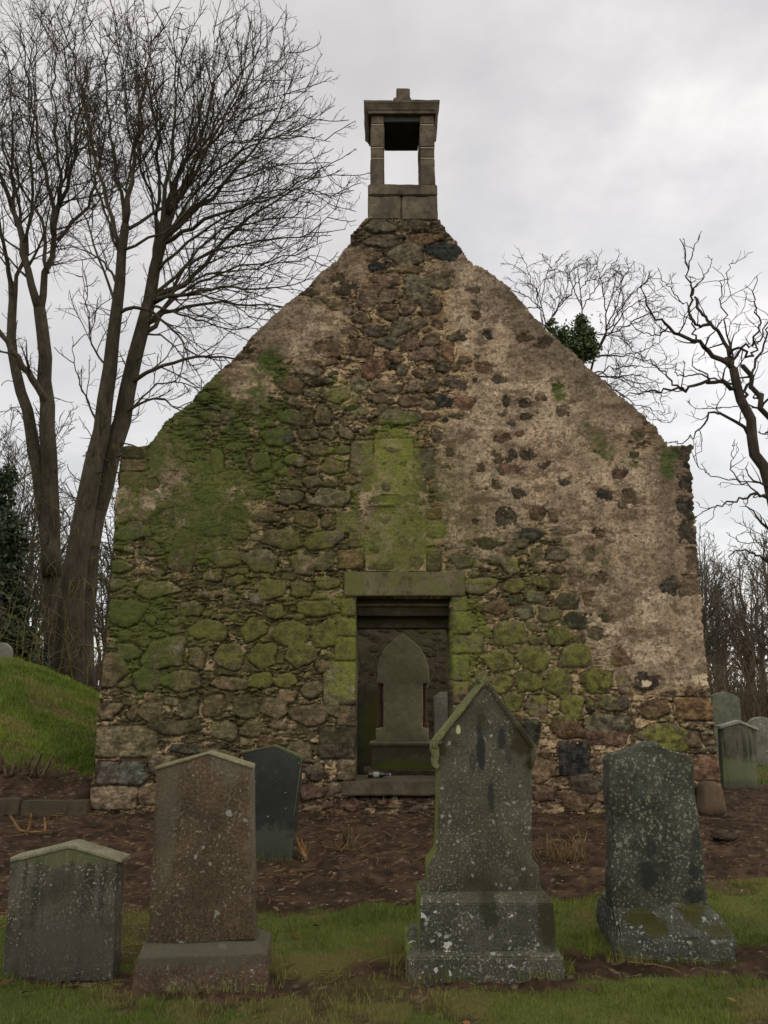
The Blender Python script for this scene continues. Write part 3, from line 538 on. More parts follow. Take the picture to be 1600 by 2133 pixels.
def slab_bm(bm, pts, y0, y1, step=.04, jit=0.0, seed=0, rim=.010):
    # an upright stone: its outline in x,z, a worn arris, real thickness
    pts = [np.array(p, float) for p in pts]; out = []
    for a, b in zip(pts, pts[1:] + pts[:1]):
        n = max(1, int(np.hypot(*(b - a)) / step))
        for k in range(n): out.append(a + (b - a) * k / n)
    q_ = np.array(out); nrm = np.roll(q_, -1, 0) - np.roll(q_, 1, 0)
    nrm = np.stack([nrm[:, 1], -nrm[:, 0]], -1); nrm /= np.linalg.norm(nrm, axis=1)[:, None] + 1e-9
    ar = np.sum(q_[:, 0] * np.roll(q_[:, 1], -1) - np.roll(q_[:, 0], -1) * q_[:, 1])
    if ar < 0: q_ = q_[::-1]; nrm = -nrm[::-1]; nrm = nrm
    cen = q_.mean(0)
    jj = (fbm(q_[:, 0] + seed, q_[:, 1] + seed, 9, 3, seed) - .5) * jit * 2
    q_ = q_ + nrm * jj[:, None]
    rings = [[bm.verts.new((x, y, z)) for x, z in (q_ - nrm * ins)] for y, ins in ((y0, rim), (y0 + rim * .35, rim * .3), (y0 + rim, 0), (y1 - rim, 0), (y1, rim))]
    n = len(q_)
    for a, b in zip(rings[:-1], rings[1:]):
        for k in range(n): bm.faces.new((a[k], a[(k + 1) % n], b[(k + 1) % n], b[k]))
    bm.faces.new(rings[0][::-1]); bm.faces.new(rings[-1])
def px_outline(pts, Y, org):
    return [((P(u, v, Y).x - org[0]), (P(u, v, Y).z - org[2])) for u, v in pts]
# ------------------------------------------------------------------ stone materials
def ashlar(name, lo, hi, moss=(.10, .12, .03), mossy=.35, blotch=.5, mscale=4.0):
    q = NT(name, .95, .15)
    c = q.mix(q.step(q.noise(mscale, 5, .6), .3, .7), lo, hi)
    c = q.mix(q.math('MULTIPLY', q.step(q.noise(11, 6, .7), .50, .62), blotch), c, q.mix(1.0, c, (.42, .40, .38), 'MULTIPLY'))
    c = q.mix(q.math('MULTIPLY', q.step(q.noise(5.5, 6, .65, q.map((1, 1, .7), (3, 1, 2))), .47, .62), mossy), c, moss)
    c = q.mix(.5, c, q.mix(q.noise(140, 4, .7), (.45, .45, .45), (1.6, 1.6, 1.6)), 'MULTIPLY')
    q.bump(q.math('ADD', q.noise(45, 6, .7), q.math('MULTIPLY', q.noise(8, 4), .8)), .5, .012)
    return q.done(c)
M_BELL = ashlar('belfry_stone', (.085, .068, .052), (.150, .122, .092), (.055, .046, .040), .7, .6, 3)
M_BELL_SHADE = ashlar('belfry_soffit_shade', (.040, .036, .034), (.060, .054, .050), (.03, .03, .03), .4, .4)  # belfry stone darkened, shade of the underside put into the colour
M_JOINT = ashlar('pale_pointing', (.26, .22, .17), (.32, .27, .21), (.2, .18, .12), .2, .2)
M_LINT = ashlar('lintel_stone', (.085, .076, .042), (.140, .122, .074), (.098, .108, .034), .8, .7, 2.0)
M_STEP = ashlar('doorstep_stone', (.060, .050, .038), (.095, .080, .058), (.05, .05, .022), .6, .5)
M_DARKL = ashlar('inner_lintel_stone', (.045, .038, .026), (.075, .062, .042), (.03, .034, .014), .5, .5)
# lintel, inner lintels, step
def wx(u, v, Y=WY): return P(u, v, Y).x
def wz(v, Y=WY): return P(840, v, Y).z - .2
bm = bmesh.new(); boxb(bm, wx(717, 1218), wx(968, 1218), -.035, .24, wz(1242), wz(1191.5)); finish(bm, 'lintel', M_LINT, chapel, .006, 5, .05, .012, 1)
z1 = wz(1262, 9.62)
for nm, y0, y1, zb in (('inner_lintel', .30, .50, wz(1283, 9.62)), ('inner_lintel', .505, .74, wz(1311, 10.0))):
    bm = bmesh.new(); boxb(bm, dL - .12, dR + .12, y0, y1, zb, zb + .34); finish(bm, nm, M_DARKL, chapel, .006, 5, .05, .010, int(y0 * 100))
bm = bmesh.new(); boxb(bm, dL - .12, dR + .12, .245, .298, z1 - .012, z1 + .02); finish(bm, 'lintel_fillet', M_LINT, chapel, .002, 5, .08, .004, 5)
bm = bmesh.new(); boxb(bm, wx(713, 1640), wx(966, 1640), -.07, .60, wz(1656), wz(1626)); finish(bm, 'doorstep', M_STEP, chapel, .010, 5, .05, .014, 3)
# ---- belfry on the apex
bell = bpy.data.objects.new('belfry', None); col.objects.link(bell); bell.parent = chapel; bell['label'] = 'open stone belfry on the gable apex without its bell'
def bp(name, mat, build, amp=.007, bev=.010, seed=0, cut=.05):
    bm = bmesh.new(); build(bm); return finish(bm, name, mat, bell, amp, 6, cut, bev, seed)
BD = .62
zA, zB, zC = wz(458), wz(408.5), wz(385.5)
xm = wx(836, 430)
bp('base_block', M_BELL, lambda b: boxb(b, wx(766, 455), xm - .006, -.012, BD, zA, zB), .012, .014, 1)
bp('base_block', M_BELL, lambda b: boxb(b, xm + .006, wx(911.5, 455), -.006, BD, zA, zB), .012, .014, 2)
bp('base_course', M_BELL, lambda b: boxb(b, wx(767, 396), wx(911, 396), -.022, BD + .01, zB + .004, zC), .012, .012, 3)
zs = [wz(v) for v in (386, 327, 305, 257, 236)]; zs[0] = zC
for (ul, ur) in ((772, 800.5), (875, 905.5)):
    x0, x1 = wx(ul, 300), wx(ur, 300)
    def pil(b, x0=x0, x1=x1):
        for k in range(4):
            e_ = .004 if k % 2 else 0.0
            boxb(b, x0 + e_, x1 - e_, .02 + e_, BD - .02, zs[k] + .009, zs[k + 1] - .009)
    p_ = bp('pillar', M_BELL, pil, .006, .012, int(ul))
    for k in range(1, 4):
        bm = bmesh.new(); boxb(bm, x0 + .007, x1 - .007, .025, BD - .025, zs[k] - .0095, zs[k] + .0095)
        finish(bm, 'pointing', M_JOINT, p_, .001, 6, .06, .002, 9)
def cap(b):
    x0, x1 = wx(767, 236), wx(906.5, 236)
    lv = [(wz(v, WY - .02 - o), o) for v, o in [(236, 0), (230, .004), (228.5, .014), (223.5, .022), (218, .042), (215, .048), (213.5, .056), (208, .060)]]; lv.append((lv[-1][0] + .012, .03))
    loft(b, [(z, x0 - o, x1 + o, -.02 - o, BD + .03 + o) for z, o in lv])
bp('cornice', M_BELL, cap, .008, .004, 5, .05)
bp('soffit', M_BELL_SHADE, lambda b: boxb(b, wx(801, 236), wx(874.5, 236), .04, BD + .02, wz(236) - .10, wz(237.5)), .004, .006, 6)
bp('finial_stump', M_BELL, lambda b: loft(b, [(wz(212), wx(817, 205), wx(860, 205), .12, .46), (wz(203, 9.45), wx(820, 205), wx(857, 205), .15, .44), (wz(201, 9.5), wx(827, 190), wx(855, 190), .24, .42), (wz(184.5, 9.55), wx(827, 190), wx(855, 190), .24, .42)]), .008, .01, 7, .04)
# ---- the side and rear walls behind the gable, roofless
q = NT('rough_rubble', .95, .15)
vv = q.map((1, 1, 1.7)); d_ = q.vor(4.2, vv); cs_ = q.n.new('ShaderNodeSeparateColor'); q.l.new(q.vor(4.2, vv, 'Color'), cs_.inputs[0]); cc = q.mix(cs_.outputs[0], (.32, .30, .27), (.72, .68, .60))
c = q.mix(q.noise(9, 4), (.042, .037, .028), (.090, .078, .060))
c = q.mix(.6, c, cc, 'OVERLAY'); c = q.mix(q.step(d_, .40, .62), c, (.085, .070, .050))
c = q.mix(q.math('MULTIPLY', q.step(q.noise(2.2, 6, .65), .42, .62), .8), c, (.055, .060, .024))
q.bump(q.math('ADD', q.math('MULTIPLY', q.step(d_, .2, .6), -1.0), q.noise(25, 5, .7)), .9, .05)
M_RUB = q.done(c)
def rough_wall(x0, x1, y0, y1, zt, seed):
    bm = bmesh.new(); n = 14
    L = x1 - x0 if x1 - x0 > y1 - y0 else y1 - y0; alongx = x1 - x0 > y1 - y0; rgx = np.random.RandomState(seed)
    prev = None
    for k in range(n + 1):
        t = k / n; zz = zt + (rgx.rand() - .5) * .5
        if alongx: ring = [(x0 + L * t, y0, 0), (x0 + L * t, y1, 0), (x0 + L * t, y1, zz), (x0 + L * t, y0, zz)]
        else: ring = [(x0, y0 + L * t, 0), (x1, y0 + L * t, 0), (x1, y0 + L * t, zz), (x0, y0 + L * t, zz)]
        ring = [bm.verts.new(p) for p in ring]
        if prev:
            for a in range(4): bm.faces.new((prev[a], prev[(a + 1) % 4], ring[(a + 1) % 4], ring[a]))
        else: bm.faces.new(ring[::-1])
        prev = ring
    bm.faces.new(prev)
    return bm
for nm, a in (('side_wall', (poly[:, 0].min() + .06, poly[:, 0].min() + .72, TH + .02, 8.3, 1.5, 1)), ('side_wall', (poly[:, 0].max() - .72, poly[:, 0].max() - .06, TH + .02, 8.3, 1.5, 2)), ('rear_wall', (poly[:, 0].min() + .74, poly[:, 0].max() - .74, 7.6, 8.2, 3.6, 3))):
    finish(rough_wall(*a), nm, M_RUB, chapel, .035, 3.0, .30, 0, a[5])
# ------------------------------------------------------------------ gravestones
def gs_mat(name, lo, hi, spk=None, lichen=None, extra=None, grain=.5, gscale=160, rough=.95, streak=0.0, moss_top=.0, blots=(), moss_left=0.0):
    q = NT(name, rough, .2)
    c = q.mix(q.step(q.noise(3.2, 6, .62), .32, .68), lo, hi)
    c = q.mix(q.math('MULTIPLY', q.step(q.noise(11, 6, .7), .50, .64), .5), c, q.mix(1.0, c, (.50, .50, .48), 'MULTIPLY'))
    if streak:
        s_ = q.step(q.noise(1.0, 5, .6, q.map((16, 16, 1.1))), .50, .62)
        c = q.mix(q.math('MULTIPLY', s_, streak), c, q.mix(1.0, c, (.42, .43, .42), 'MULTIPLY'))
    if spk:
        n2 = q.math('MULTIPLY', q.step(q.noise(gscale * .42, 3, .7), .56, .64), q.step(q.noise(4.5, 4, .6, q.map(loc=(4, 2, 7))), .38, .60))
        c = q.mix(q.math('MULTIPLY', n2, spk[1]), c, spk[0])
    c = q.mix(grain, c, q.mix(q.step(q.noise(gscale * .55, 4, .8), .28, .72), (.30, .30, .30), (1.85, 1.8, 1.7)), 'MULTIPLY')
    c = q.mix(.4, c, q.mix(q.step(q.noise(22, 5, .7), .3, .7), (.5, .5, .5), (1.5, 1.48, 1.42)), 'MULTIPLY')
    if moss_left:
        g_ = q.n.new('ShaderNodeNewGeometry'); s2 = q.n.new('ShaderNodeSeparateXYZ'); q.l.new(g_.outputs['Normal'], s2.inputs[0])
        l_ = q.step(q.math('ADD', q.math('MULTIPLY', s2.outputs[0], -1.0), q.math('MULTIPLY', q.math('SUBTRACT', q.noise(8, 5, .7), .5), 1.2)), .35, .6)
        c = q.mix(q.math('MULTIPLY', l_, moss_left), c, q.mix(q.noise(25, 4), (.070, .090, .016), (.15, .18, .035)))
    for lc, sc_, size, keep, st in (lichen or []):
        c = q.mix(q.math('MULTIPLY', q.spots(sc_, size, keep, q.warp(.9 / sc_, sc_ * 2.2, q.map(loc=(sc_ * .1, 0, 1)))), st), c, lc)
    if moss_top:
        u_ = q.math('ADD', q.up(), q.math('MULTIPLY', q.math('SUBTRACT', q.noise(9, 5, .7), .5), 1.6))
        c = q.mix(q.math('MULTIPLY', q.step(u_, .25, .6), moss_top), c, q.mix(q.noise(30, 4), (.040, .050, .012), (.10, .12, .025)))
    for (cx_, cz_, rx_, rz_, cc_, st) in blots:
        c = q.mix(q.math('MULTIPLY', q.blob(cx_, cz_, rx_, rz_), st), c, q.mix(q.noise(60, 4, .7), tuple(x * .6 for x in cc_), tuple(x * 1.4 for x in cc_)))
    if extra: c = extra(q, c)
    q.bump(q.math('ADD', q.noise(70, 6, .72), q.math('MULTIPLY', q.noise(14, 4), .7)), .45, .008)
    return q.done(c)
WHITE_L = (.42, .43, .40); GREY_L = (.27, .29, .25)
def base_org(u, v):
    p = G(u, v); return (p.x, p.y, p.z)
# 1 the low grey stone with a pediment coping, front left
o1 = base_org(123, 2034); Y = o1[1]
t1 = thing('gravestone', o1, 'low grey gravestone with shallow gabled coping, at the left end of the front row', 'gravestone', 'gravestones in the front row')
m1 = gs_mat('grey_sandstone', (.038, .037, .029), (.080, .078, .066), ((.27, .28, .25), .8), [(WHITE_L, 17, .24, .10, .9), (GREY_L, 34, .34, .20, .7)], grain=.5, streak=.75, blots=[(.02, .12, .30, .16, (.060, .058, .050), .75), (0, .62, .4, .06, (.080, .088, .040), .7)])
m1c = gs_mat('grey_coping', (.115, .112, .082), (.19, .185, .14), None, [((.40, .40, .33), 30, .3, .3, .7)], moss_top=.15)
bm = bmesh.new(); slab_bm(bm, px_outline([(3, 2045), (20, 1797), (22, 1789), (145, 1766), (246, 1796), (244, 1802), (236, 2045)], Y, o1), 0, .13, jit=.004, seed=1); finish(bm, 'slab', m1, t1, .003, 9, .05, 0, 1)
bm = bmesh.new(); slab_bm(bm, px_outline([(21, 1797), (22, 1786), (145, 1757), (255, 1790), (254, 1799), (145, 1767)], Y, o1), -.008, .15, jit=.003, seed=2, rim=.006); finish(bm, 'coping', m1c, t1, .003, 9, .05, 0, 2)
# 2 red granite
o2 = base_org(420, 2056); Y = o2[1]
t2 = thing('gravestone', o2, 'tall reddish granite gravestone with gabled top on a chamfered base', 'gravestone', 'gravestones in the front row', R(4.5))
RED = dict(spk=((.25, .26, .23), .45), lichen=[(GREY_L, 22, .34, .16, .6), (WHITE_L, 12, .26, .07, .8)], grain=.7, gscale=130)
m2 = gs_mat('red_granite', (.048, .036, .024), (.084, .060, .041), blots=[(-.10, 1.32, .22, .10, (.085, .080, .06), .5), (.12, 1.25, .14, .22, (.10, .10, .08), .45), (.05, 1.45, .3, .05, (.055, .052, .024), .7), (-.24, .95, .06, .45, (.095, .092, .07), .4), (.25, 1.0, .05, .45, (.11, .105, .08), .45)], **RED)
m2b = gs_mat('red_granite_base', (.056, .040, .029), (.092, .064, .049), blots=[(0, .20, .6, .10, (.062, .060, .045), .9)], moss_top=.35, **RED)
YS = Y + .07
bm = bmesh.new(); slab_bm(bm, px_outline([(311, 1968), (329, 1606), (331, 1597), (437, 1568), (526, 1597), (528, 1606), (532, 1960)], YS, o2), .07, .25, jit=.004, seed=3); finish(bm, 'slab', m2, t2, .004, 9, .05, 0, 3)
m2c = gs_mat('granite_top_lichen', (.13, .115, .075), (.20, .18, .125), None, [(WHITE_L, 30, .3, .2, .6)], moss_top=.3)
bm = bmesh.new(); slab_bm(bm, px_outline([(329, 1603), (330, 1596), (437, 1566), (528, 1596), (528, 1603), (437, 1572)], YS, o2), .062, .256, jit=.002, seed=4, rim=.006); finish(bm, 'coping', m2c, t2, .002, 9, .05, 0, 4)
def W(u, v, Y, o): p = P(u, v, Y); return (p.x - o[0], p.z - o[2])
xl, zb = W(276, 2066, Y, o2); xr, _ = W(556, 2056, Y, o2); _, zc_ = W(400, 1993, Y, o2); xl2, zt = W(312, 1962, YS, o2); xr2, _ = W(533, 1962, YS, o2)
bm = bmesh.new(); loft(bm, [(-.12, xl - .01, xr + .01, 0, .40), (zc_, xl + .012, xr - .008, .004, .40), (zc_ + .004, xl + .02, xr - .015, .012, .39), (zt, xl2 - .02, xr2 + .02, .05, .28)]); finish(bm, 'base', m2b, t2, .010, 8, .04, .008, 5)
# 3 the dark slate behind it, leaning
o3 = base_org(562, 1790); Y = o3[1]
t3 = thing('gravestone', o3, 'dark blue grey slate gravestone leaning behind the red granite one', 'gravestone')
m3 = gs_mat('dark_slate', (.014, .017, .015), (.024, .028, .025), None, [(GREY_L, 34, .26, .14, .8), (WHITE_L, 20, .16, .10, .8)], grain=.25, rough=.6, blots=[(-.02, .10, .34, .16, (.055, .062, .050), .75)])
m3e = gs_mat('slate_edge', (.045, .055, .030), (.075, .09, .045), None, None)
bm = bmesh.new(); slab_bm(bm, px_outline([(515, 1800), (507, 1575), (506, 1568), (571, 1553), (628, 1577), (630, 1584), (608, 1800)], Y, o3), 0, .11, jit=.003, seed=6); finish(bm, 'slab', m3, t3, .002, 8, .05, 0, 6)
bm = bmesh.new(); slab_bm(bm, px_outline([(506, 1570), (506, 1567), (571, 1551.5), (630, 1576), (630, 1582), (613, 1700), (611, 1700), (627, 1581), (571, 1556)], Y, o3), -.004, .114, jit=.001, seed=7, rim=.003); finish(bm, 'arris', m3e, t3, .001, 8, .06, 0, 7)
# 4 the pointed stone on a block and plinth
o4 = base_org(1010, 2036); Y = o4[1]; YS = Y + .135; YB = Y + .055
t4 = thing('gravestone', o4, 'tallest grey gravestone, steep pointed gable head with knob finial, on a block and plinth', 'gravestone', 'gravestones in the front row')
BLK = (.018, .020, .022); BRM = (.030, .026, .012)
SP = dict(spk=((.30, .31, .27), .55), lichen=[(GREY_L, 24, .32, .22, .75), (WHITE_L, 13, .22, .07, .9), ((.05, .05, .045), 30, .28, .2, .7)], grain=.5)
def W4(u, v): return W(u, v, YS, o4)
bl4 = []
for u, v, ru, rv, c_, s_ in [(1001, 1560, 8, 45, BLK, .95), (1046, 1543, 8, 22, BLK, .9), (1023, 1660, 6, 28, BLK, .8), (985, 1590, 6, 25, BLK, .55), (1060, 1570, 5, 20, BLK, .5), (1085, 1540, 20, 34, BRM, .95), (1102, 1590, 10, 16, BRM, .85), (921, 1562, 10, 14, BRM, .9), (1003, 1498, 9, 9, BRM, .85), (955, 1518, 4, 9, (.42, .42, .24), .9), (946, 1549, 6, 6, BRM, .6), (1075, 1475, 6, 6, BRM, .4)]:
    a_ = W4(u, v); b_ = W4(u + ru, v - rv); bl4.append((a_[0], a_[1], b_[0] - a_[0], b_[1] - a_[1], c_, s_))
m4 = gs_mat('lichened_grey_stone', (.044, .043, .032), (.080, .078, .060), moss_left=.8, blots=bl4, **SP)
m4g = gs_mat('green_moulding', (.095, .105, .050), (.155, .165, .085), ((.24, .25, .17), .5), None, moss_top=.3)
m4b = gs_mat('lichened_block', (.034, .035, .029), (.076, .077, .066), moss_left=.9, spk=((.33, .34, .31), .6), lichen=[(WHITE_L, 15, .36, .22, .9), (GREY_L, 28, .34, .28, .8)], grain=.6, moss_top=.12, blots=[(W(1020, 1900, YB, o4)[0], W(1020, 1900, YB, o4)[1], .05, .10, (.028, .028, .018), .9), (W(1140, 1920, YB, o4)[0], W(1140, 1920, YB, o4)[1], .05, .13, (.030, .028, .014), .9)])
YSF = .135
bm = bmesh.new()
slab_bm(bm, px_outline([(890, 1866), (890, 1802), (908, 1772), (912, 1600), (903, 1578), (903, 1553), (998, 1430), (1003, 1419), (1016, 1420), (1024, 1432), (1114, 1558), (1114, 1580), (1108, 1602), (1109, 1790), (1123, 1806), (1126, 1866)], YS, o4), YSF, YSF + .20, jit=.003, seed=8); finish(bm, 'slab', m4, t4, .003, 9, .05, 0, 8)
bm = bmesh.new(); slab_bm(bm, px_outline([(899, 1557), (900, 1548), (998, 1426), (1004, 1422), (1008, 1428), (1003, 1432), (911, 1551), (911, 1560)], YS, o4), YSF - .03, YSF + .21, jit=.002, seed=9, rim=.007); finish(bm, 'rake_moulding', m4g, t4, .003, 9, .05, 0, 9)
bm = bmesh.new(); slab_bm(bm, px_outline([(1012, 1428), (1017, 1420), (1024, 1430), (1118, 1556), (1118, 1566), (1110, 1564)], YS, o4), YSF - .012, YSF + .21, jit=.002, seed=10, rim=.007); finish(bm, 'rake_moulding', m4, t4, .003, 9, .05, 0, 10)
for pts in ([(899, 1556), (914, 1556), (915, 1574), (911, 1586), (915, 1594), (912, 1602), (903, 1598), (901, 1588), (904, 1578), (899, 1568)], [(1103, 1560), (1117, 1560), (1117, 1572), (1112, 1586), (1110, 1600), (1105, 1600)]):
    bm = bmesh.new(); slab_bm(bm, px_outline(pts, YS, o4), YSF - .02, YSF + .205, step=.02, jit=.001, seed=11, rim=.005); finish(bm, 'skew_corbel', m4g if pts[0][0] < 1000 else m4, t4, .002, 9, .04, 0, 11)
# the knob: a short roll lying across the apex
cx_, cz_ = W4(1003, 1412); bm = bmesh.new()
r_ = bmesh.ops.create_cone(bm, cap_ends=True, segments=20, radius1=.034, radius2=.034, depth=.19, matrix=Matrix.Translation((cx_ + .012, YSF + .09, cz_ - .006)) @ Matrix.Rotation(R(90), 4, 'X'))
finish(bm, 'finial_knob', m4g, t4, .004, 12, .03, .006, 12)
x0, z0 = W(876, 1985, YB, o4); x1, _ = W(1158, 1985, YB, o4); _, zt = W(1000, 1882, YB, o4); x0s, zts = W(884, 1858, YS, o4); x1s, _ = W(1128, 1858, YS, o4)
bm = bmesh.new(); loft(bm, [(z0 - .03, x0, x1, .055, .50), (zt, x0 - .001, x1 + .001, .055, .50), (zt + .005, x0 + .006, x1 - .006, .062, .49), (zts + .004, x0s - .02, x1s + .02, .115, .40)]); finish(bm, 'block', m4b, t4, .006, 10, .04, .006, 13)
x0, zt = W(848, 1987, Y, o4); x1, zb = W(1177, 2036, Y, o4)
bm = bmesh.new(); loft(bm, [(-.12, x0 - .01, x1 + .01, -.01, .60), (zt - .02, x0, x1, 0, .60), (zt, x0 + .03, x1 - .03, .03, .58)]); finish(bm, 'plinth', m4b, t4, .013, 9, .04, .008, 14)
# 5 the broad lichened stone, front right
o5 = base_org(1395, 1992); Y = o5[1]; YS = Y + .095
t5 = thing('gravestone', o5, 'squat dark gravestone crusted with pale lichen, mossy rounded base, at right', 'gravestone', 'gravestones in the front row')
bl5 = []
for u, v, ru, rv, c_, s_ in [(1355, 1765, 9, 24, BLK, .8), (1350, 1830, 16, 30, BLK, .85), (1445, 1818, 12, 16, BLK, .85), (1450, 1868, 18, 16, BLK, .85), (1450, 1745, 8, 14, BLK, .7), (1330, 1640, 10, 20, (.05, .06, .05), .6)]:
    a_ = W(u, v, YS, o5); b_ = W(u + ru, v - rv, YS, o5); bl5.append((a_[0], a_[1], b_[0] - a_[0], b_[1] - a_[1], c_, s_))
m5 = gs_mat('lichen_crusted_stone', (.027, .030, .025), (.064, .069, .056), spk=((.24, .26, .21), .7), lichen=[((.17, .185, .15), 46, .46, .5, .55), (GREY_L, 31, .36, .16, .5), ((.40, .40, .30), 19, .20, .06, .8)], grain=.55, gscale=110, blots=bl5)
MG = (.036, .038, .010)
bl5b = []
for u, v, ru, rv, s_ in [(1335, 1910, 34, 16, .98), (1365, 1930, 20, 18, .95), (1445, 1895, 30, 14, .98), (1440, 1915, 14, 14, .8), (1490, 1935, 30, 14, .75)]:
    a_ = W(u, v, Y + .05, o5); b_ = W(u + ru, v - rv, Y + .05, o5); bl5b.append((a_[0], a_[1], b_[0] - a_[0], b_[1] - a_[1], MG, s_))
m5b = gs_mat('mossy_rough_base', (.034, .036, .031), (.076, .077, .070), spk=((.30, .32, .29), .8), lichen=[(WHITE_L, 11, .30, .09, .9), (GREY_L, 28, .36, .22, .8)], grain=.5, blots=bl5b)
bm = bmesh.new(); slab_bm(bm, px_outline([(1281, 1895), (1275, 1720), (1268, 1600), (1266, 1585), (1275, 1572), (1312, 1563), (1345, 1546), (1360, 1544), (1395, 1560), (1430, 1572), (1442, 1580), (1445, 1592), (1458, 1720), (1476, 1895)], YS, o5), .095, .26, jit=.011, seed=15, rim=.014); finish(bm, 'slab', m5, t5, .012, 7, .03, 0, 15)
x0, zb = W(1289, 1992, Y, o5); x1, _ = W(1528, 1992, Y, o5); _, zm = W(1400, 1945, Y, o5); x2, zt = W(1277, 1888, YS, o5); x3, _ = W(1482, 1888, YS, o5)
bm = bmesh.new(); loft(bm, [(-.12, x0 + .01, x1, .0, .46), (zm * .75, x0 - .005, x1 + .005, -.005, .46), (zm * 1.05, x0 + .005, x1 - .015, .02, .45), (zt - .012, x2 - .005, x3 + .01, .06, .37), (zt + .004, x2 + .02, x3 - .02, .088, .34)]); finish(bm, 'base', m5b, t5, .040, 5.5, .035, .022, 16)
# 6-8 stones beyond the right-hand corner
o6 = base_org(1541, 1640); Y = o6[1]
t6 = thing('gravestone', o6, 'small grey green gravestone with gabled top and dark drip stains, right of the chapel corner', 'gravestone')
m6 = gs_mat('stained_stone', (.072, .074, .056), (.110, .112, .088), None, None, grain=.3, streak=.9, blots=[(0, .18, .4, .22, (.13, .145, .085), .7), (0, .03, .4, .06, (.07, .075, .06), .6)])
m6c = gs_mat('stained_coping', (.17, .18, .16), (.24, .25, .22), None, None)
bm = bmesh.new(); slab_bm(bm, px_outline([(1508, 1648), (1503, 1520), (1503, 1514), (1540, 1505), (1577, 1520), (1577, 1526), (1578, 1648)], Y, o6), 0, .14, jit=.002, seed=17); finish(bm, 'slab', m6, t6, .002, 8, .08, 0, 17)
bm = bmesh.new(); slab_bm(bm, px_outline([(1500, 1518), (1500, 1512), (1540, 1500), (1580, 1517), (1580, 1523), (1540, 1506)], Y, o6), -.02, .15, jit=.001, seed=18, rim=.005); finish(bm, 'coping', m6c, t6, .002, 8, .08, 0, 18)
p7 = P(1515, 1600, 15.0); o7 = (p7.x, 15.0, gh(p7.x, 15.0))
t7 = thing('gravestone', o7, 'pale green upright gravestone partly hidden behind the small drip stained one', 'gravestone')
m7 = gs_mat('pale_green_stone', (.080, .090, .068), (.125, .135, .105), ((.26, .29, .24), .6), None)
zb7 = -.1
bm = bmesh.new(); pts = px_outline([(1545, 1445), (1545, 1500)], 15.0, o7)
slab_bm(bm, [(px_outline([(1484, 1600)], 15, o7)[0][0], zb7)] + px_outline([(1484, 1462), (1486, 1450), (1498, 1443), (1512, 1441), (1528, 1446), (1541, 1456), (1543, 1475)], 15.0, o7) + [(px_outline([(1544, 1600)], 15, o7)[0][0], zb7)], 0, .16, jit=.006, seed=19); finish(bm, 'slab', m7, t7, .004, 6, .1, 0, 19)
p8 = P(1597, 1575, 16.0); o8 = (p8.x, 16.0, gh(p8.x, 16.0))
t8 = thing('gravestone', o8, 'round topped gravestone speckled with pale lichen, on the grass at far right', 'gravestone')
bm = bmesh.new(); hw = .30; hz = P(1597, 1493, 16.0).z - o8[2]
slab_bm(bm, [(-hw, -.1), (-hw, hz - .24), (-hw * .88, hz - .12), (-hw * .6, hz - .035), (0, hz), (hw * .6, hz - .035), (hw * .88, hz - .12), (hw, hz - .24), (hw, -.1)], 0, .15, jit=.006, seed=20)
m8 = gs_mat('speckled_stone', (.12, .125, .105), (.20, .205, .175), ((.40, .42, .36), .9), [(WHITE_L, 16, .4, .3, .8), ((.05, .055, .05), 18, .35, .3, .8)]); finish(bm, 'slab', m8, t8, .004, 6, .1, 0, 20)
# 9 the round-headed stone on the bank
p9 = P(-4, 1385, 13.6); o9 = (p9.x, 13.6, gh(p9.x, 13.6) - .05)
t9 = thing('gravestone', o9, 'round headed grey gravestone on top of the grassy bank at the left edge', 'gravestone')
m9 = gs_mat('bank_stone', (.10, .10, .088), (.15, .15, .135), ((.25, .26, .23), .5), None)
hz = P(-4, 1338, 13.6).z - o9[2]; hw = .19
bm = bmesh.new(); slab_bm(bm, [(-hw, -.1), (-hw, hz - .2)] + [(hw * math.cos(a), hz - .2 + .2 * math.sin(a)) for a in np.linspace(math.pi * .95, math.pi * .05, 11)] + [(hw, hz - .2), (hw, -.1)], 0, .12, jit=.002, seed=21); finish(bm, 'slab', m9, t9, .002, 6, .1, 0, 21)
# 10-11 inside the doorway: the pointed monument with two colonnettes, a mossy stone beside it
Y = 11.5; o10 = (P(840, 1610, Y).x, Y, gh(0.2, Y))
t10 = thing('gravestone', o10, 'pointed arch gravestone with two red colonnettes seen through the doorway', 'gravestone')
m10 = gs_mat('smooth_green_grey_stone', (.235, .235, .155), (.285, .285, .195), None, None, grain=.15, blots=[(0, .06, .5, .15, (.06, .062, .04), .4)])
m10b = gs_mat('mossy_monument_base', (.085, .085, .060), (.12, .12, .085), None, None, blots=[(.0, .27, .40, .10, (.105, .125, .022), .8)])
m10r = gs_mat('red_colonnette', (.085, .040, .032), (.120, .058, .046), None, None, grain=.3, rough=.35)
def W10(u, v, y=Y): return W(u, v, y, o10)
arch = [(786, 1422), (787, 1390), (793, 1368), (802, 1350), (814, 1338), (827, 1327), (838, 1320), (849, 1327), (863, 1338), (876, 1350), (886, 1368), (893, 1390), (894, 1422), (881, 1424), (881, 1515), (893, 1518), (893, 1546), (783, 1546), (783, 1518), (799, 1515), (799, 1424)]
bm = bmesh.new(); slab_bm(bm, px_outline(arch, Y + .1, o10), .10, .30, jit=.001, seed=22); finish(bm, 'slab', m10, t10, .001, 8, .06, 0, 22)
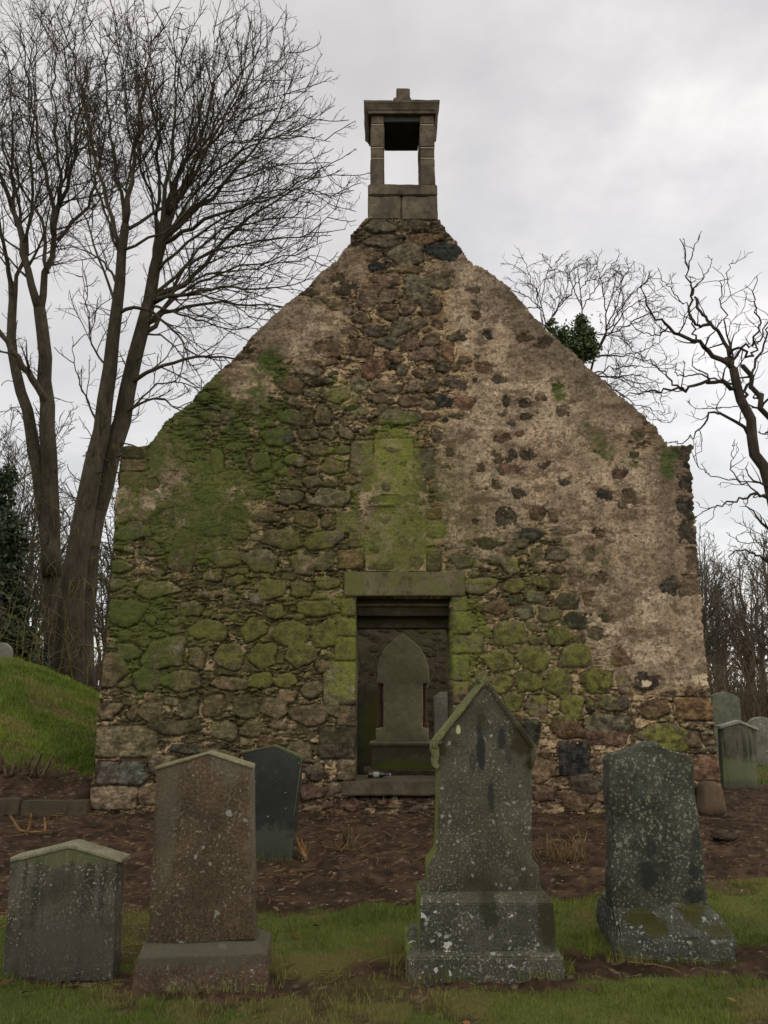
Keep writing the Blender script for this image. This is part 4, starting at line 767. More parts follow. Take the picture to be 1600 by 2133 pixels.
for uc in (792, 887):
    bm = bmesh.new(); x_, z0 = W10(uc, 1517, Y + .1); _, z1 = W10(uc, 1423, Y + .1)
    prof = [(0, .052), (.03, .052), (.035, .042), (.055, .046), (.06, .030), (.08, .027)]; prof += [(z1 - z0 - h_, r_) for h_, r_ in prof[::-1]]
    ringp = None
    for h_, r_ in prof:
        ring = [bm.verts.new((x_ + r_ * math.cos(a), .19 + r_ * math.sin(a), z0 + h_)) for a in np.linspace(0, 6.2832, 17)[:-1]]
        if ringp:
            for k in range(16): bm.faces.new((ringp[k], ringp[(k + 1) % 16], ring[(k + 1) % 16], ring[k]))
        else: bm.faces.new(ring[::-1])
        ringp = ring
    bm.faces.new(ringp)
    finish(bm, 'colonnette', m10r, t10, 0, 1, 0, 0)
x0, z0 = W10(771, 1604); x1, z1 = W10(910, 1546); bm = bmesh.new()
loft(bm, [(z0, x0 + .02, x1 - .02, .03, .42), (z1 - .07, x0 + .02, x1 - .02, .03, .42), (z1 - .05, x0 - .01, x1 + .01, 0, .45), (z1 - .015, x0 - .01, x1 + .01, 0, .45), (z1 + .002, x0 + .03, x1 - .03, .05, .40)]); finish(bm, 'base', m10b, t10, .003, 8, .06, .005, 23)
bm = bmesh.new(); boxb(bm, x0 - .09, x1 + .09, -.10, .52, -.08, z0 + .004); finish(bm, 'plinth', M_STEP, t10, .005, 8, .06, .008, 24)
Y = 12.6; o11 = (P(768, 1560, Y).x, Y, gh(-.2, Y))
t11 = thing('gravestone', o11, 'dark moss streaked gravestone left of the pointed monument, seen through the doorway', 'gravestone')
m11 = gs_mat('mossy_dark_stone', (.045, .045, .030), (.070, .068, .045), None, None, streak=.6, blots=[(.1, .7, .2, .5, (.075, .082, .020), .8)])
bm = bmesh.new(); slab_bm(bm, [(W(728, 1550, Y, o11)[0], -.1)] + px_outline([(728, 1432), (758, 1421), (792, 1432)], Y, o11) + [(W(792, 1550, Y, o11)[0], -.1)], 0, .14, jit=.002, seed=25); finish(bm, 'slab', m11, t11, .003, 6, .08, 0, 25)
# kerb left of the chapel
xk1 = P(186, 1690, 9.2).x
M_KERB = ashlar('kerb_stone', (.046, .036, .026), (.075, .060, .043), (.05, .048, .025), .5, .5)
xk = -6.2
for k in range(4):
    x_e = [xk, -5.25, -4.55, -3.95, xk1][k + 1]; x_s = [xk, -5.25, -4.55, -3.95, xk1][k]
    bm = bmesh.new(); boxb(bm, x_s + .006 - (x_s + x_e) / 2, x_e - .006 - (x_s + x_e) / 2, 0, .13, -.10, .145 - .012 * (k % 2)); kb = finish(bm, 'kerb_stone', M_KERB, None, .006, 5, .08, .012, 30 + k)
    kb.location = ((x_s + x_e) / 2, 9.14, gh((x_s + x_e) / 2, 9.1))
    tag(kb, ['grey kerb stone at the left edge, outermost of the soil kerb', 'long grey kerb stone, second from the left edge of the soil kerb', 'grey kerb stone in the soil kerb, second from the chapel corner', 'grey kerb stone butting against the chapel corner at left'][k], 'kerb', 'kerb stones left of the chapel')
# boulder at the right foot of the gable
pb = P(1484, 1690, 9.12); bm = bmesh.new()
bmesh.ops.create_icosphere(bm, subdivisions=4, radius=1)
for v in bm.verts:
    c_ = v.co; v.co = Vector([math.copysign(abs(x) ** .55, x) for x in c_])
    v.co = Vector((v.co.x * .128 * (1 - .12 * v.co.z), v.co.y * .12, v.co.z * .185))
bo = finish(bm, 'boulder', ashlar('brown_boulder', (.070, .050, .035), (.110, .080, .056), (.05, .045, .03), .3, .4), None, .016, 5, 0, 0, 5)
bo.location = (pb.x, 9.14, pb.z + .13); tag(bo, 'brown squarish boulder against the right foot of the gable', 'boulder')
# ------------------------------------------------------------------ bare winter trees
def resample(pts, n, rs_, wig=0.0):
    p = np.array(pts, float); d = np.r_[0, np.cumsum(np.linalg.norm(np.diff(p, axis=0), axis=1))]
    t = np.linspace(0, d[-1], n); q_ = np.stack([np.interp(t, d, p[:, k]) for k in range(p.shape[1])], -1)
    for _ in range(2):
        m = q_.copy(); m[1:-1] = (q_[:-2] + 2 * q_[1:-1] + q_[2:]) / 4; q_ = m
    if wig:
        w = rs_.randn(n, 3) * wig * d[-1] / n; w[0] = 0; q_[:, :3] += w
    return q_
def tubes(Pp, Rr, k):
    if k >= 5:         # close both ends
        Pp = np.concatenate([Pp[:, :1] - (Pp[:, 1:2] - Pp[:, :1]) * .02, Pp, Pp[:, -1:] + (Pp[:, -1:] - Pp[:, -2:-1]) * .15], 1)
        Rr = np.concatenate([Rr[:, :1] * .02, Rr, Rr[:, -1:] * .05], 1)
    N, n, _ = Pp.shape
    T = np.gradient(Pp, axis=1); T /= np.linalg.norm(T, axis=2, keepdims=True) + 1e-9
    ch = Pp[:, -1] - Pp[:, 0]; ch /= np.linalg.norm(ch, axis=1, keepdims=True) + 1e-9
    ref = np.where(np.abs(ch[:, 2:3]) < .8, np.array([[0, 0, 1.]]), np.array([[1., 0, 0]]))
    A = np.cross(T, ref[:, None, :]); A /= np.linalg.norm(A, axis=2, keepdims=True) + 1e-9
    B = np.cross(T, A); th = np.arange(k) * 2 * np.pi / k
    V = Pp[:, :, None] + Rr[:, :, None, None] * (A[:, :, None] * np.cos(th)[:, None] + B[:, :, None] * np.sin(th)[:, None])
    base = (np.arange(N) * n * k)[:, None, None] + (np.arange(n - 1) * k)[None, :, None]
    i = np.arange(k)[None, None]; j = (i + 1) % k
    Fq = np.stack([base + i, base + j, base + k + j, base + k + i], -1).reshape(-1, 4)
    return V.reshape(-1, 3), Fq
class Tree:
    def __init__(s, seed): s.r = np.random.RandomState(seed); s.V, s.F, s.off = [], [], 0
    def add(s, Pp, Rr, k):
        V, Fq = tubes(Pp, Rr, k); s.V.append(V); s.F.append(Fq + s.off); s.off += len(V)
    def children(s, Pp, Rr, dens, t0, lf, ang, trop, n, wig, rmin, rk=.55, lmin=.15, lmax=9, curl=0.0, t1=.98, sag=None):
        r = s.r; N, m, _ = Pp.shape
        L = np.linalg.norm(np.diff(Pp, axis=1), axis=2).sum(1)
        cnt = np.maximum(1, np.floor(L * dens * (1 - t0) + r.rand(N))).astype(int)
        pi = np.repeat(np.arange(N), cnt); M_ = len(pi)
        k_ = np.concatenate([np.arange(c) for c in cnt]); t = t0 + (t1 - t0) * (k_ + r.rand(M_)) / cnt[pi]
        f = t * (m - 1); i0 = np.minimum(f.astype(int), m - 2); w = (f - i0)[:, None]
        pos = Pp[pi, i0] * (1 - w) + Pp[pi, i0 + 1] * w
        tan = Pp[pi, i0 + 1] - Pp[pi, i0]; tan /= np.linalg.norm(tan, axis=1, keepdims=True) + 1e-9
        pr = Rr[pi, i0] * (1 - w[:, 0]) + Rr[pi, i0 + 1] * w[:, 0]
        rnd = r.randn(M_, 3); rnd -= (rnd * tan).sum(1, keepdims=True) * tan; rnd /= np.linalg.norm(rnd, axis=1, keepdims=True) + 1e-9
        a = ang[0] + (ang[1] - ang[0]) * r.rand(M_); d = tan * np.cos(a)[:, None] + rnd * np.sin(a)[:, None]
        ln = np.clip(L[pi] * (lf[0] + (lf[1] - lf[0]) * r.rand(M_)) * (1.05 - .62 * t), lmin, lmax)
        st = (ln / (n - 1))[:, None]; pts = [pos]; up = np.array([[0, 0, 1.]])
        drift = r.randn(M_, 3) * curl
        for q_ in range(n - 1):
            tr = trop if sag is None else (sag if q_ < (n // 2) else trop)
            d = d + up * tr + drift + r.randn(M_, 3) * wig; d /= np.linalg.norm(d, axis=1, keepdims=True) + 1e-9
            pts.append(pts[-1] + d * st)
        C_ = np.stack(pts, 1); rs0 = np.clip(pr * rk, rmin, None)
        rr = rs0[:, None] + (rmin * .7 - rs0)[:, None] * np.linspace(0, 1, n)[None] ** .9
        return C_, np.maximum(rr, rmin * .7)
    def obj(s, name, mat, parent):
        V = np.concatenate(s.V) - np.array(parent.location if parent else (0, 0, 0)); Fq = np.concatenate(s.F); s.V, s.F, s.off = [], [], 0
        return mesh_obj(name, V, Fq, mat, parent, smooth=True)
def bark(name, lo, hi, moss, ms):
    q = NT(name, .95, .1)
    c = q.mix(q.step(q.noise(2.2, 5, .65, q.map((1, 1, .35))), .35, .65), lo, hi)
    c = q.mix(q.math('MULTIPLY', q.step(q.noise(3.5, 6, .7), .46, .62), ms), c, moss)
    c = q.mix(.5, c, q.mix(q.step(q.noise(9, 5, .75, q.map((1.7, 1.7, .35))), .3, .7), (.40, .40, .40), (1.7, 1.68, 1.6)), 'MULTIPLY')
    q.bump(q.noise(9, 5, .75, q.map((1.7, 1.7, .35))), 1.0, .10)
    return q.done(c)
M_BARK = bark('grey_bark', (.040, .034, .027), (.078, .067, .054), (.052, .054, .024), .6)
M_TWIG = bark('twig_bark', (.056, .047, .038), (.088, .074, .059), (.070, .072, .036), .35)
M_BARKD = bark('dark_bark', (.042, .035, .030), (.075, .063, .054), (.055, .055, .035), .35)
M_FAR_HAZE = bark('far_twigs_haze', (.105, .096, .084), (.150, .136, .118), (.12, .105, .07), .3)  # twig bark lightened and greyed, distance haze put into the colour
M_LICH = bark('lichened_twigs', (.100, .092, .042), (.155, .140, .060), (.14, .14, .045), .5)
def limb3(pts, Yb, dy0, dy1, r0, r1, n, rs_, wig=.10):
    # a limb sketched from the photo, placed in depth: it leans dy0..dy1 metres out of the tree's own plane
    k = len(pts); W_ = [list(P(u, v, Yb + dy0 + (dy1 - dy0) * (i / max(1, k - 1)) ** 1.1)) for i, (u, v) in enumerate(pts)]
    q_ = resample(W_, n, rs_, wig)
    return q_, r0 + (r1 - r0) * np.linspace(0, 1, n) ** .68
def build_tree(name, label, cat, group, seed, Yb, base_uv, trunks, limbs, lv, mats, N=16, wig=.10, extra=None, kk=(9, 6, 4, 3, 3)):
    t = Tree(seed); bp_ = P(base_uv[0], base_uv[1], Yb); org = (bp_.x, Yb, gh(bp_.x, Yb))
    root = thing(name, org, label, cat, group)
    Pt, Rt = [], []
    for pts, d0, d1, r0, r1 in trunks:
        q_, r_ = limb3(pts, Yb, d0, d1, r0, r1, N, t.r, wig * .3); Pt.append(q_); Rt.append(r_)
    Pt, Rt = np.array(Pt), np.array(Rt); t.add(Pt, Rt, 12); t.obj('trunk', mats[0], root)
    Pl, Rl = [], []
    for pts, d1, r0, r1 in limbs:
        d0 = 0.0
        q_, r_ = limb3(pts, Yb, d0, d1, r0, r1, N, t.r, wig); Pl.append(q_); Rl.append(r_)
    if Pl:
        for q_, r_ in zip(Pl, Rl):        # root every limb in the stem it grows from
            dd = np.linalg.norm(Pt[:, :, [0, 2]] - q_[0, [0, 2]], axis=2); ti, tj = np.unravel_index(dd.argmin(), dd.shape)
            if dd[ti, tj] < .9:
                w = (1 - np.linspace(0, 1, N) * 2.2).clip(0, 1)[:, None]; q_ += (Pt[ti, tj] - q_[0]) * w * np.array([.9, 1, .6]); r_[:] = np.minimum(r_, Rt[ti, tj] * .85)
        Pl, Rl = np.array(Pl), np.array(Rl); t.add(Pl, Rl, 7)
    else: Pl, Rl = Pt[:0], Rt[:0]
    cur = (np.concatenate([Pl, Pt]), np.concatenate([Rl, Rt])) if lv[0].pop('trunk', False) else (Pl, Rl)
    for i, L_ in enumerate(lv):
        nx = t.children(cur[0], cur[1], **L_)
        t.add(nx[0], nx[1], kk[min(i + 1, 4)] if i < 1 else 3 if i > 1 else 4); cur = nx
    t.obj('crown', mats[1], root)
    if extra: extra(t, root, org, Pt, Rt)
    return root
YA = 21.0
A_trunks = [
    ([(148, 1450), (146, 1330), (150, 1230), (168, 1110), (200, 960), (220, 840), (232, 740), (243, 640), (252, 540), (258, 470)], 0, -.2, .44, .12),
    ([(166, 1450), (162, 1330), (166, 1230), (188, 1100), (232, 940), (265, 840), (290, 703), (319, 586), (337, 492), (348, 445)], .3, .5, .44, .14)]
A_limbs = [
    ([(258, 470), (262, 445), (281, 337), (300, 200), (312, 70)], -.8, .12, .02), ([(252, 515), (220, 422), (206, 375), (188, 281), (164, 141), (120, 30)], -1.2, .10, .015),
    ([(250, 455), (234, 328), (225, 188), (206, 47)], .8, .09, .015), ([(281, 340), (291, 234), (281, 94)], .5, .07, .015),
    ([(345, 450), (362, 360), (400, 320), (436, 234), (470, 110)], .8, .13, .018), ([(342, 455), (345, 360), (362, 305), (366, 188), (361, 47)], -.9, .11, .015),
    ([(345, 445), (384, 398), (445, 281), (492, 211), (516, 70)], -1.2, .11, .015), ([(340, 475), (380, 445), (422, 422), (516, 328), (586, 234), (612, 141)], .6, .11, .015),
    ([(335, 500), (398, 469), (469, 441), (586, 408), (685, 340)], -1.0, .10, .015), ([(318, 600), (360, 590), (422, 558), (470, 490), (530, 445), (609, 398), (694, 337)], 1.0, .12, .015),
    ([(316, 615), (337, 609), (445, 600), (562, 605), (656, 577)], -1.4, .09, .015), ([(300, 655), (340, 632), (422, 628), (539, 633), (615, 645), (660, 660)], .9, .09, .015),
    ([(262, 665), (300, 648), (328, 652), (375, 703), (398, 741), (469, 750)], -.8, .08, .018), ([(285, 775), (310, 758), (337, 750), (422, 742), (500, 750), (560, 770)], -1.3, .09, .02),
    ([(275, 840), (300, 824), (328, 820), (375, 858), (420, 880)], -.9, .06, .012), ([(290, 700), (330, 660), (350, 620), (400, 520), (480, 470), (580, 450), (660, 455)], 1.4, .10, .015),
    ([(325, 560), (328, 420), (328, 281), (323, 141), (305, 23)], 1.3, .10, .015), ([(258, 505), (290, 470), (323, 459), (360, 430), (440, 350), (520, 230), (560, 120)], 1.5, .07, .012),
    ([(256, 520), (328, 506), (400, 430), (480, 330), (560, 260), (650, 230)], -1.6, .06, .012), ([(248, 610), (211, 539), (164, 516), (131, 506), (95, 520)], -.7, .06, .012),
    ([(244, 640), (215, 560), (180, 470), (150, 380), (120, 270)], 1.4, .06, .012), ([(340, 480), (420, 380), (520, 300), (620, 270), (690, 300)], .2, .08, .012),
    ([(320, 590), (420, 520), (530, 500), (640, 500), (705, 430)], .2, .08, .012), ([(300, 680), (380, 600), (480, 560), (600, 540), (690, 500)], 1.2, .08, .012), ([(345, 440), (420, 310), (480, 180), (545, 100), (560, 60)], .3, .07, .012), ([(335, 500), (300, 380), (260, 250), (250, 120), (240, 20)], 1.0, .06, .012), ([(215, 900), (180, 830), (160, 780), (150, 700)], -.8, .05, .01), ([(310, 640), (400, 660), (480, 690), (560, 680)], -.4, .06, .012),
    ([(330, 560), (420, 480), (540, 400), (650, 390), (712, 420)], -.5, .07, .010), ([(310, 640), (420, 570), (540, 560), (640, 530), (700, 545)], .5, .06, .010), ([(345, 470), (440, 390), (560, 350), (650, 330), (705, 380)], 1.3, .07, .010), ([(340, 480), (400, 330), (510, 180), (590, 120), (610, 90)], -.3, .07, .010),
    ([(320, 600), (400, 600), (500, 640), (580, 710)], -1.0, .05, .010), ([(268, 840), (330, 790), (400, 800), (450, 850)], -.6, .045, .010), ([(290, 700), (340, 700), (400, 760), (440, 820)], .6, .045, .010), ([(258, 480), (270, 330), (300, 180), (330, 50)], -1.4, .06, .010), ([(250, 540), (200, 400), (170, 250), (150, 60)], .2, .06, .010), ([(345, 450), (400, 280), (440, 150), (450, 40)], 1.6, .06, .010), ([(345, 445), (430, 300), (540, 200), (650, 190)], .9, .06, .010), ([(225, 800), (190, 720), (180, 620), (170, 560)], .7, .05, .010)]
LVA = [dict(dens=2.3, t0=.14, lf=(.24, .50), ang=(.40, 1.0), trop=.045, n=9, wig=.10, rmin=.0145, rk=.42, lmax=3.0),
       dict(dens=3.1, t0=.12, lf=(.30, .68), ang=(.40, 1.0), trop=.05, n=7, wig=.12, rmin=.0085, rk=.5, lmax=1.9),
       dict(dens=5.0, t0=.08, lf=(.35, .8), ang=(.40, 1.0), trop=.08, n=6, wig=.14, rmin=.0068, rk=.6, lmax=.95, lmin=.2)]
def weep(t, root, org, Pt, Rt):
    c1 = t.children(Pt[:, 5:], Rt[:, 5:], dens=3.4, t0=.0, lf=(.07, .20), ang=(.7, 1.3), trop=.05, n=9, wig=.22, rmin=.011, rk=.10, lmax=1.9, lmin=.4); t.add(c1[0], c1[1], 4)
    c2 = t.children(c1[0], c1[1], dens=2.6, t0=.1, lf=(.3, .7), ang=(.4, 1.0), trop=.03, n=6, wig=.22, rmin=.0075, rk=.7, lmax=.9); t.add(c2[0], c2[1], 3)
    t.obj('stem_shoots', M_TWIG, root)['kind'] = 'stuff'
    c1 = t.children(Pt[:, :9], Rt[:, :9], dens=4.5, t0=.05, lf=(.09, .22), ang=(.9, 1.5), trop=-.20, n=10, wig=.22, rmin=.012, rk=.08, lmax=2.2)
    t.add(c1[0], c1[1], 4)
    c2 = t.children(c1[0], c1[1], dens=4.5, t0=.1, lf=(.3, .8), ang=(.3, 1.0), trop=-.14, n=8, wig=.25, rmin=.008, rk=.7, lmax=1.2)
    t.add(c2[0], c2[1], 3); t.obj('hanging_twigs', M_LICH, root)['kind'] = 'stuff'
build_tree('bare_tree', 'great bare twin trunked tree with broad fan of twigs, nearest the chapel gable at left', 'tree', 'bare trees left of the chapel', 5, YA, (170, 1395), A_trunks, [(a_, b_, c_ * .8, d_ * .7) for a_, b_, c_, d_ in A_limbs], LVA, (M_BARK, M_TWIG), extra=weep)
B_trunks = [([(122, 1450), (114, 1300), (105, 1180), (103, 1050), (101, 920), (97, 820), (94, 727), (89, 656), (84, 642)], .5, .2, .37, .18),
            ([(108, 1200), (96, 1080), (78, 980), (66, 900), (47, 820), (25, 750), (19, 700), (33, 633), (24, 590)], .25, .9, .26, .12)]
B_limbs = [([(86, 650), (61, 563), (37, 469), (14, 398), (-10, 320), (-40, 200)], -.8, .15, .02), ([(86, 650), (101, 563), (112, 469), (127, 422), (155, 337), (164, 234), (190, 120)], .6, .13, .015),
           ([(112, 490), (117, 455), (94, 375), (70, 234), (47, 94)], -.7, .09, .015), ([(120, 500), (131, 490), (178, 436), (197, 384), (215, 300), (225, 200)], .9, .07, .012),
           ([(24, 590), (14, 539), (0, 469), (-30, 380)], .5, .10, .015), ([(92, 830), (84, 816), (56, 773), (0, 694), (-60, 620)], -.9, .13, .05),
           ([(30, 640), (50, 540), (70, 440), (60, 330), (80, 200), (60, 60)], 1.2, .08, .012), ([(37, 470), (20, 350), (30, 230), (10, 100)], .9, .07, .012),
           ([(100, 570), (90, 450), (40, 380), (10, 300), (-30, 150)], -1.3, .07, .012), ([(127, 425), (120, 330), (110, 220), (120, 100), (100, 10)], 1.4, .06, .012), ([(60, 560), (40, 420), (0, 280), (-20, 120)], .3, .07, .012), ([(110, 480), (140, 360), (150, 220), (130, 80)], -.4, .06, .012)]
build_tree('bare_tree', 'bare tree with forked stems cut by the left edge, left of the twin trunked one', 'tree', 'bare trees left of the chapel', 6, 22.5, (112, 1392), B_trunks, B_limbs,
           [dict(L_) for L_ in LVA], (M_BARK, M_TWIG), extra=weep)
# ---- gnarled tree at right
C_trunks = [([(1660, 1560), (1650, 1350), (1630, 1150), (1607, 1020), (1577, 919), (1555, 855), (1540, 806), (1525, 769)], 0, 0, .24, .105)]
C_limbs = [([(1525, 769), (1499, 750), (1450, 705), (1424, 701), (1394, 679), (1367, 664), (1349, 637), (1345, 592), (1352, 560)], -.4, .09, .012),
           ([(1640, 1200), (1622, 1040), (1605, 930), (1592, 825), (1562, 787), (1532, 772)], .3, .13, .06),
           ([(1530, 775), (1517, 742), (1514, 712), (1487, 679), (1461, 652), (1450, 620)], .4, .075, .03),
           ([(1480, 672), (1454, 690), (1439, 660), (1442, 619), (1435, 589), (1431, 547), (1416, 499)], -.5, .055, .010), ([(1433, 560), (1445, 520), (1461, 480)], -.5, .022, .008),
           ([(1442, 615), (1446, 600), (1469, 574), (1484, 540)], .3, .030, .008), ([(1517, 745), (1540, 720), (1562, 742), (1590, 700), (1605, 640)], .6, .05, .012),
           ([(1500, 690), (1530, 690), (1555, 705), (1585, 690), (1577, 652), (1566, 619), (1577, 577)], -.6, .05, .009),
           ([(1540, 812), (1532, 808), (1502, 799), (1450, 799), (1420, 810), (1375, 817), (1337, 814), (1290, 830)], -.5, .075, .010),
           ([(1425, 810), (1412, 806), (1375, 769), (1337, 742), (1311, 724), (1290, 700)], -.2, .035, .008), ([(1500, 798), (1484, 791), (1450, 780), (1409, 784), (1405, 757)], .5, .035, .010),
           ([(1570, 905), (1555, 889), (1517, 866), (1491, 855), (1472, 874), (1442, 911), (1412, 922), (1390, 925)], -.3, .06, .009), ([(1478, 868), (1440, 845), (1430, 835)], -.3, .015, .006),
           ([(1625, 1035), (1600, 1024), (1540, 1039), (1499, 1050), (1450, 1076)], -.2, .055, .009), ([(1540, 1038), (1521, 1005), (1525, 937), (1529, 915)], .2, .028, .007),
           ([(1525, 1005), (1487, 997), (1450, 967), (1440, 940)], -.4, .022, .006), ([(1640, 1180), (1600, 1168), (1560, 1148), (1530, 1145), (1518, 1165)], .2, .055, .012), ([(1555, 1148), (1540, 1135), (1532, 1118), (1545, 1110)], .1, .016, .006), ([(1580, 1150), (1577, 1130), (1572, 1112)], .1, .016, .006),
           ([(1450, 710), (1430, 640), (1395, 600), (1370, 560)], .5, .03, .008), ([(1555, 840), (1580, 760), (1600, 690), (1612, 600)], -.5, .05, .012), ([(1515, 720), (1500, 640), (1505, 580), (1530, 540)], .7, .03, .008), ([(1394, 680), (1370, 700), (1330, 690), (1300, 660)], .5, .025, .007)]
LVC = [dict(dens=2.6, t0=.10, lf=(.18, .42), ang=(.6, 1.25), trop=.06, n=8, wig=.30, rmin=.0075, rk=.5, lmax=1.1, lmin=.12),
       dict(dens=4.2, t0=.12, lf=(.3, .65), ang=(.5, 1.1), trop=.06, n=6, wig=.30, rmin=.0048, rk=.6, lmax=.5, lmin=.10)]
build_tree('gnarled_tree', 'gnarled bare tree with crooked knobbly limbs, trunk cut by the right edge', 'tree', None, 8, 15.0, (1650, 1500), [(a_, b_, c_, d_ * .8, e_ * .8) for a_, b_, c_, d_, e_ in C_trunks], [(a_, b_, c_ * .72, d_ * .8) for a_, b_, c_, d_ in C_limbs], LVC, (M_BARKD, M_BARKD), wig=.30, N=22)
# ---- leaf masses
def leaves(name, mat, parent, cent, rad, cnt, size, seed, lo, hi):
    r = np.random.RandomState(seed); org = np.array(parent.location) if parent else np.zeros(3); P_ = []
    for c_, ra, n_ in zip(cent, rad, cnt):
        d = r.randn(n_, 3); d /= np.linalg.norm(d, axis=1, keepdims=True); d *= (r.rand(n_, 1) ** .45)
        P_.append(np.array(c_) + d * np.array(ra) * (.75 + .5 * r.rand(n_, 1)))
    P_ = np.concatenate(P_) - org; n = len(P_)
    keep = fbm(P_[:, 0] * 1.0 + P_[:, 1], P_[:, 2] + P_[:, 1] * .5, 2.6, 3, seed) > .34; P_ = P_[keep]; n = len(P_)
    a = r.randn(n, 3); a /= np.linalg.norm(a, axis=1, keepdims=True); b = np.cross(a, r.randn(n, 3)); b /= np.linalg.norm(b, axis=1, keepdims=True)
    s_ = size * (.6 + .8 * r.rand(n, 1)); V = np.stack([P_ - a * s_, P_ + b * s_ * .55, P_ + a * s_, P_ - b * s_ * .55], 1).reshape(-1, 3)
    o = mesh_obj(name, V, np.arange(n * 4).reshape(-1, 4), mat, parent)
    k = r.rand(n); cc = lerp(rgb(*lo), rgb(*hi), k); color_attr(o, np.repeat(cc, 4, 0)); return o
q = NT('evergreen_leaf', .55, .35); M_LEAF = q.done(q.attr('Col').outputs['Color'])
# ---- ivy-clad tree behind the right rake
D_trunks = [([(1190, 1500), (1175, 1200), (1155, 900), (1142, 720), (1139, 679), (1116, 637), (1120, 600)], 0, .2, .17, .012), ([(1200, 1500), (1212, 1100), (1218, 850), (1225, 761), (1247, 727), (1262, 675), (1274, 619), (1280, 570)], .3, .5, .16, .012),
            ([(1205, 1500), (1208, 1000), (1212, 740), (1214, 660), (1210, 611), (1203, 560)], -.2, -.3, .13, .012)]
D_limbs = [([(1119, 640), (1095, 615), (1067, 604), (1040, 590)], -.3, .035, .008), ([(1144, 675), (1172, 634), (1202, 589), (1230, 560)], .5, .05, .009), ([(1235, 700), (1292, 694), (1326, 664), (1365, 650), (1400, 640)], .4, .055, .009),
           ([(1212, 640), (1190, 590), (1180, 550)], -.5, .03, .008), ([(1225, 769), (1281, 784), (1337, 780), (1380, 800)], -.4, .04, .008), ([(1225, 762), (1270, 800), (1320, 840), (1380, 860)], .5, .035, .008), ([(1262, 680), (1310, 620), (1340, 590), (1360, 575)], -.4, .035, .008),
           ([(1118, 600), (1150, 560), (1170, 530)], .6, .03, .008), ([(1274, 625), (1250, 580), (1240, 545)], .4, .03, .008), ([(1280, 600), (1305, 570), (1320, 545)], .4, .03, .008), ([(1116, 640), (1080, 640), (1060, 625)], .5, .03, .008), ([(1210, 615), (1225, 580), (1222, 545)], .5, .025, .008),
           ([(1225, 770), (1290, 830), (1340, 870), (1400, 880)], -.6, .03, .007), ([(1240, 735), (1300, 740), (1350, 730), (1390, 700)], -.7, .035, .007),
           ([(1142, 690), (1110, 590), (1090, 540), (1070, 530)], .7, .03, .007), ([(1150, 690), (1180, 610), (1190, 560), (1215, 530)], -.6, .03, .007), ([(1250, 720), (1300, 650), (1340, 620), (1380, 600)], .7, .035, .007), ([(1262, 675), (1290, 620), (1300, 570), (1335, 560)], -.6, .03, .007), ([(1230, 760), (1290, 760), (1350, 765), (1400, 740)], .8, .03, .007), ([(1225, 770), (1270, 820), (1310, 850), (1330, 900)], .9, .03, .007), ([(1215, 650), (1240, 600), (1265, 560), (1290, 540)], .8, .028, .007), ([(1120, 620), (1140, 570), (1150, 530)], -.7, .025, .007), ([(1235, 755), (1310, 790), (1360, 820), (1400, 830)], .1, .03, .007)]
LVD = [dict(dens=3.0, t0=.10, lf=(.28, .55), ang=(.5, 1.1), trop=.05, n=9, wig=.24, rmin=.010, rk=.5, lmax=1.7, lmin=.3),
       dict(dens=5.5, t0=.10, lf=(.3, .7), ang=(.45, 1.0), trop=.05, n=7, wig=.26, rmin=.0075, rk=.6, lmax=.9, lmin=.2),
       dict(dens=2.0, t0=.15, lf=(.3, .6), ang=(.45, 1.0), trop=.05, n=5, wig=.26, rmin=.0055, rk=.6, lmax=.5, lmin=.15)]
def ivy(t, root, org, Pt, Rt):
    cs, ra, cn = [], [], []
    for u, v, w, h, n_ in [(1212, 700, 22, 42, 800), (1222, 730, 24, 26, 800), (1190, 735, 26, 22, 600), (1165, 700, 24, 18, 350), (1150, 680, 12, 18, 150), (1232, 705, 12, 22, 250), (1185, 715, 14, 12, 200), (1212, 670, 12, 16, 200), (1200, 710, 60, 50, 170), (1170, 690, 34, 30, 90)]:
        c_ = P(u, v, 24.0); cs.append(c_); s_ = 24 / F * 1.02; ra.append((w * s_ * 1.15, w * s_ * 1.2, h * s_ * 1.12)); cn.append(int(n_ * 1.5))
    leaves('ivy', M_LEAF, root, cs, ra, cn, .060, 9, (.024, .044, .014), (.075, .115, .036))
build_tree('ivy_clad_tree', 'bare tree with a dark green ivy clump, rising behind the right slope of the gable', 'tree', None, 12, 24.0, (1205, 1480), D_trunks, D_limbs, LVD, (M_BARKD, M_BARKD), wig=.22, N=20, extra=ivy)
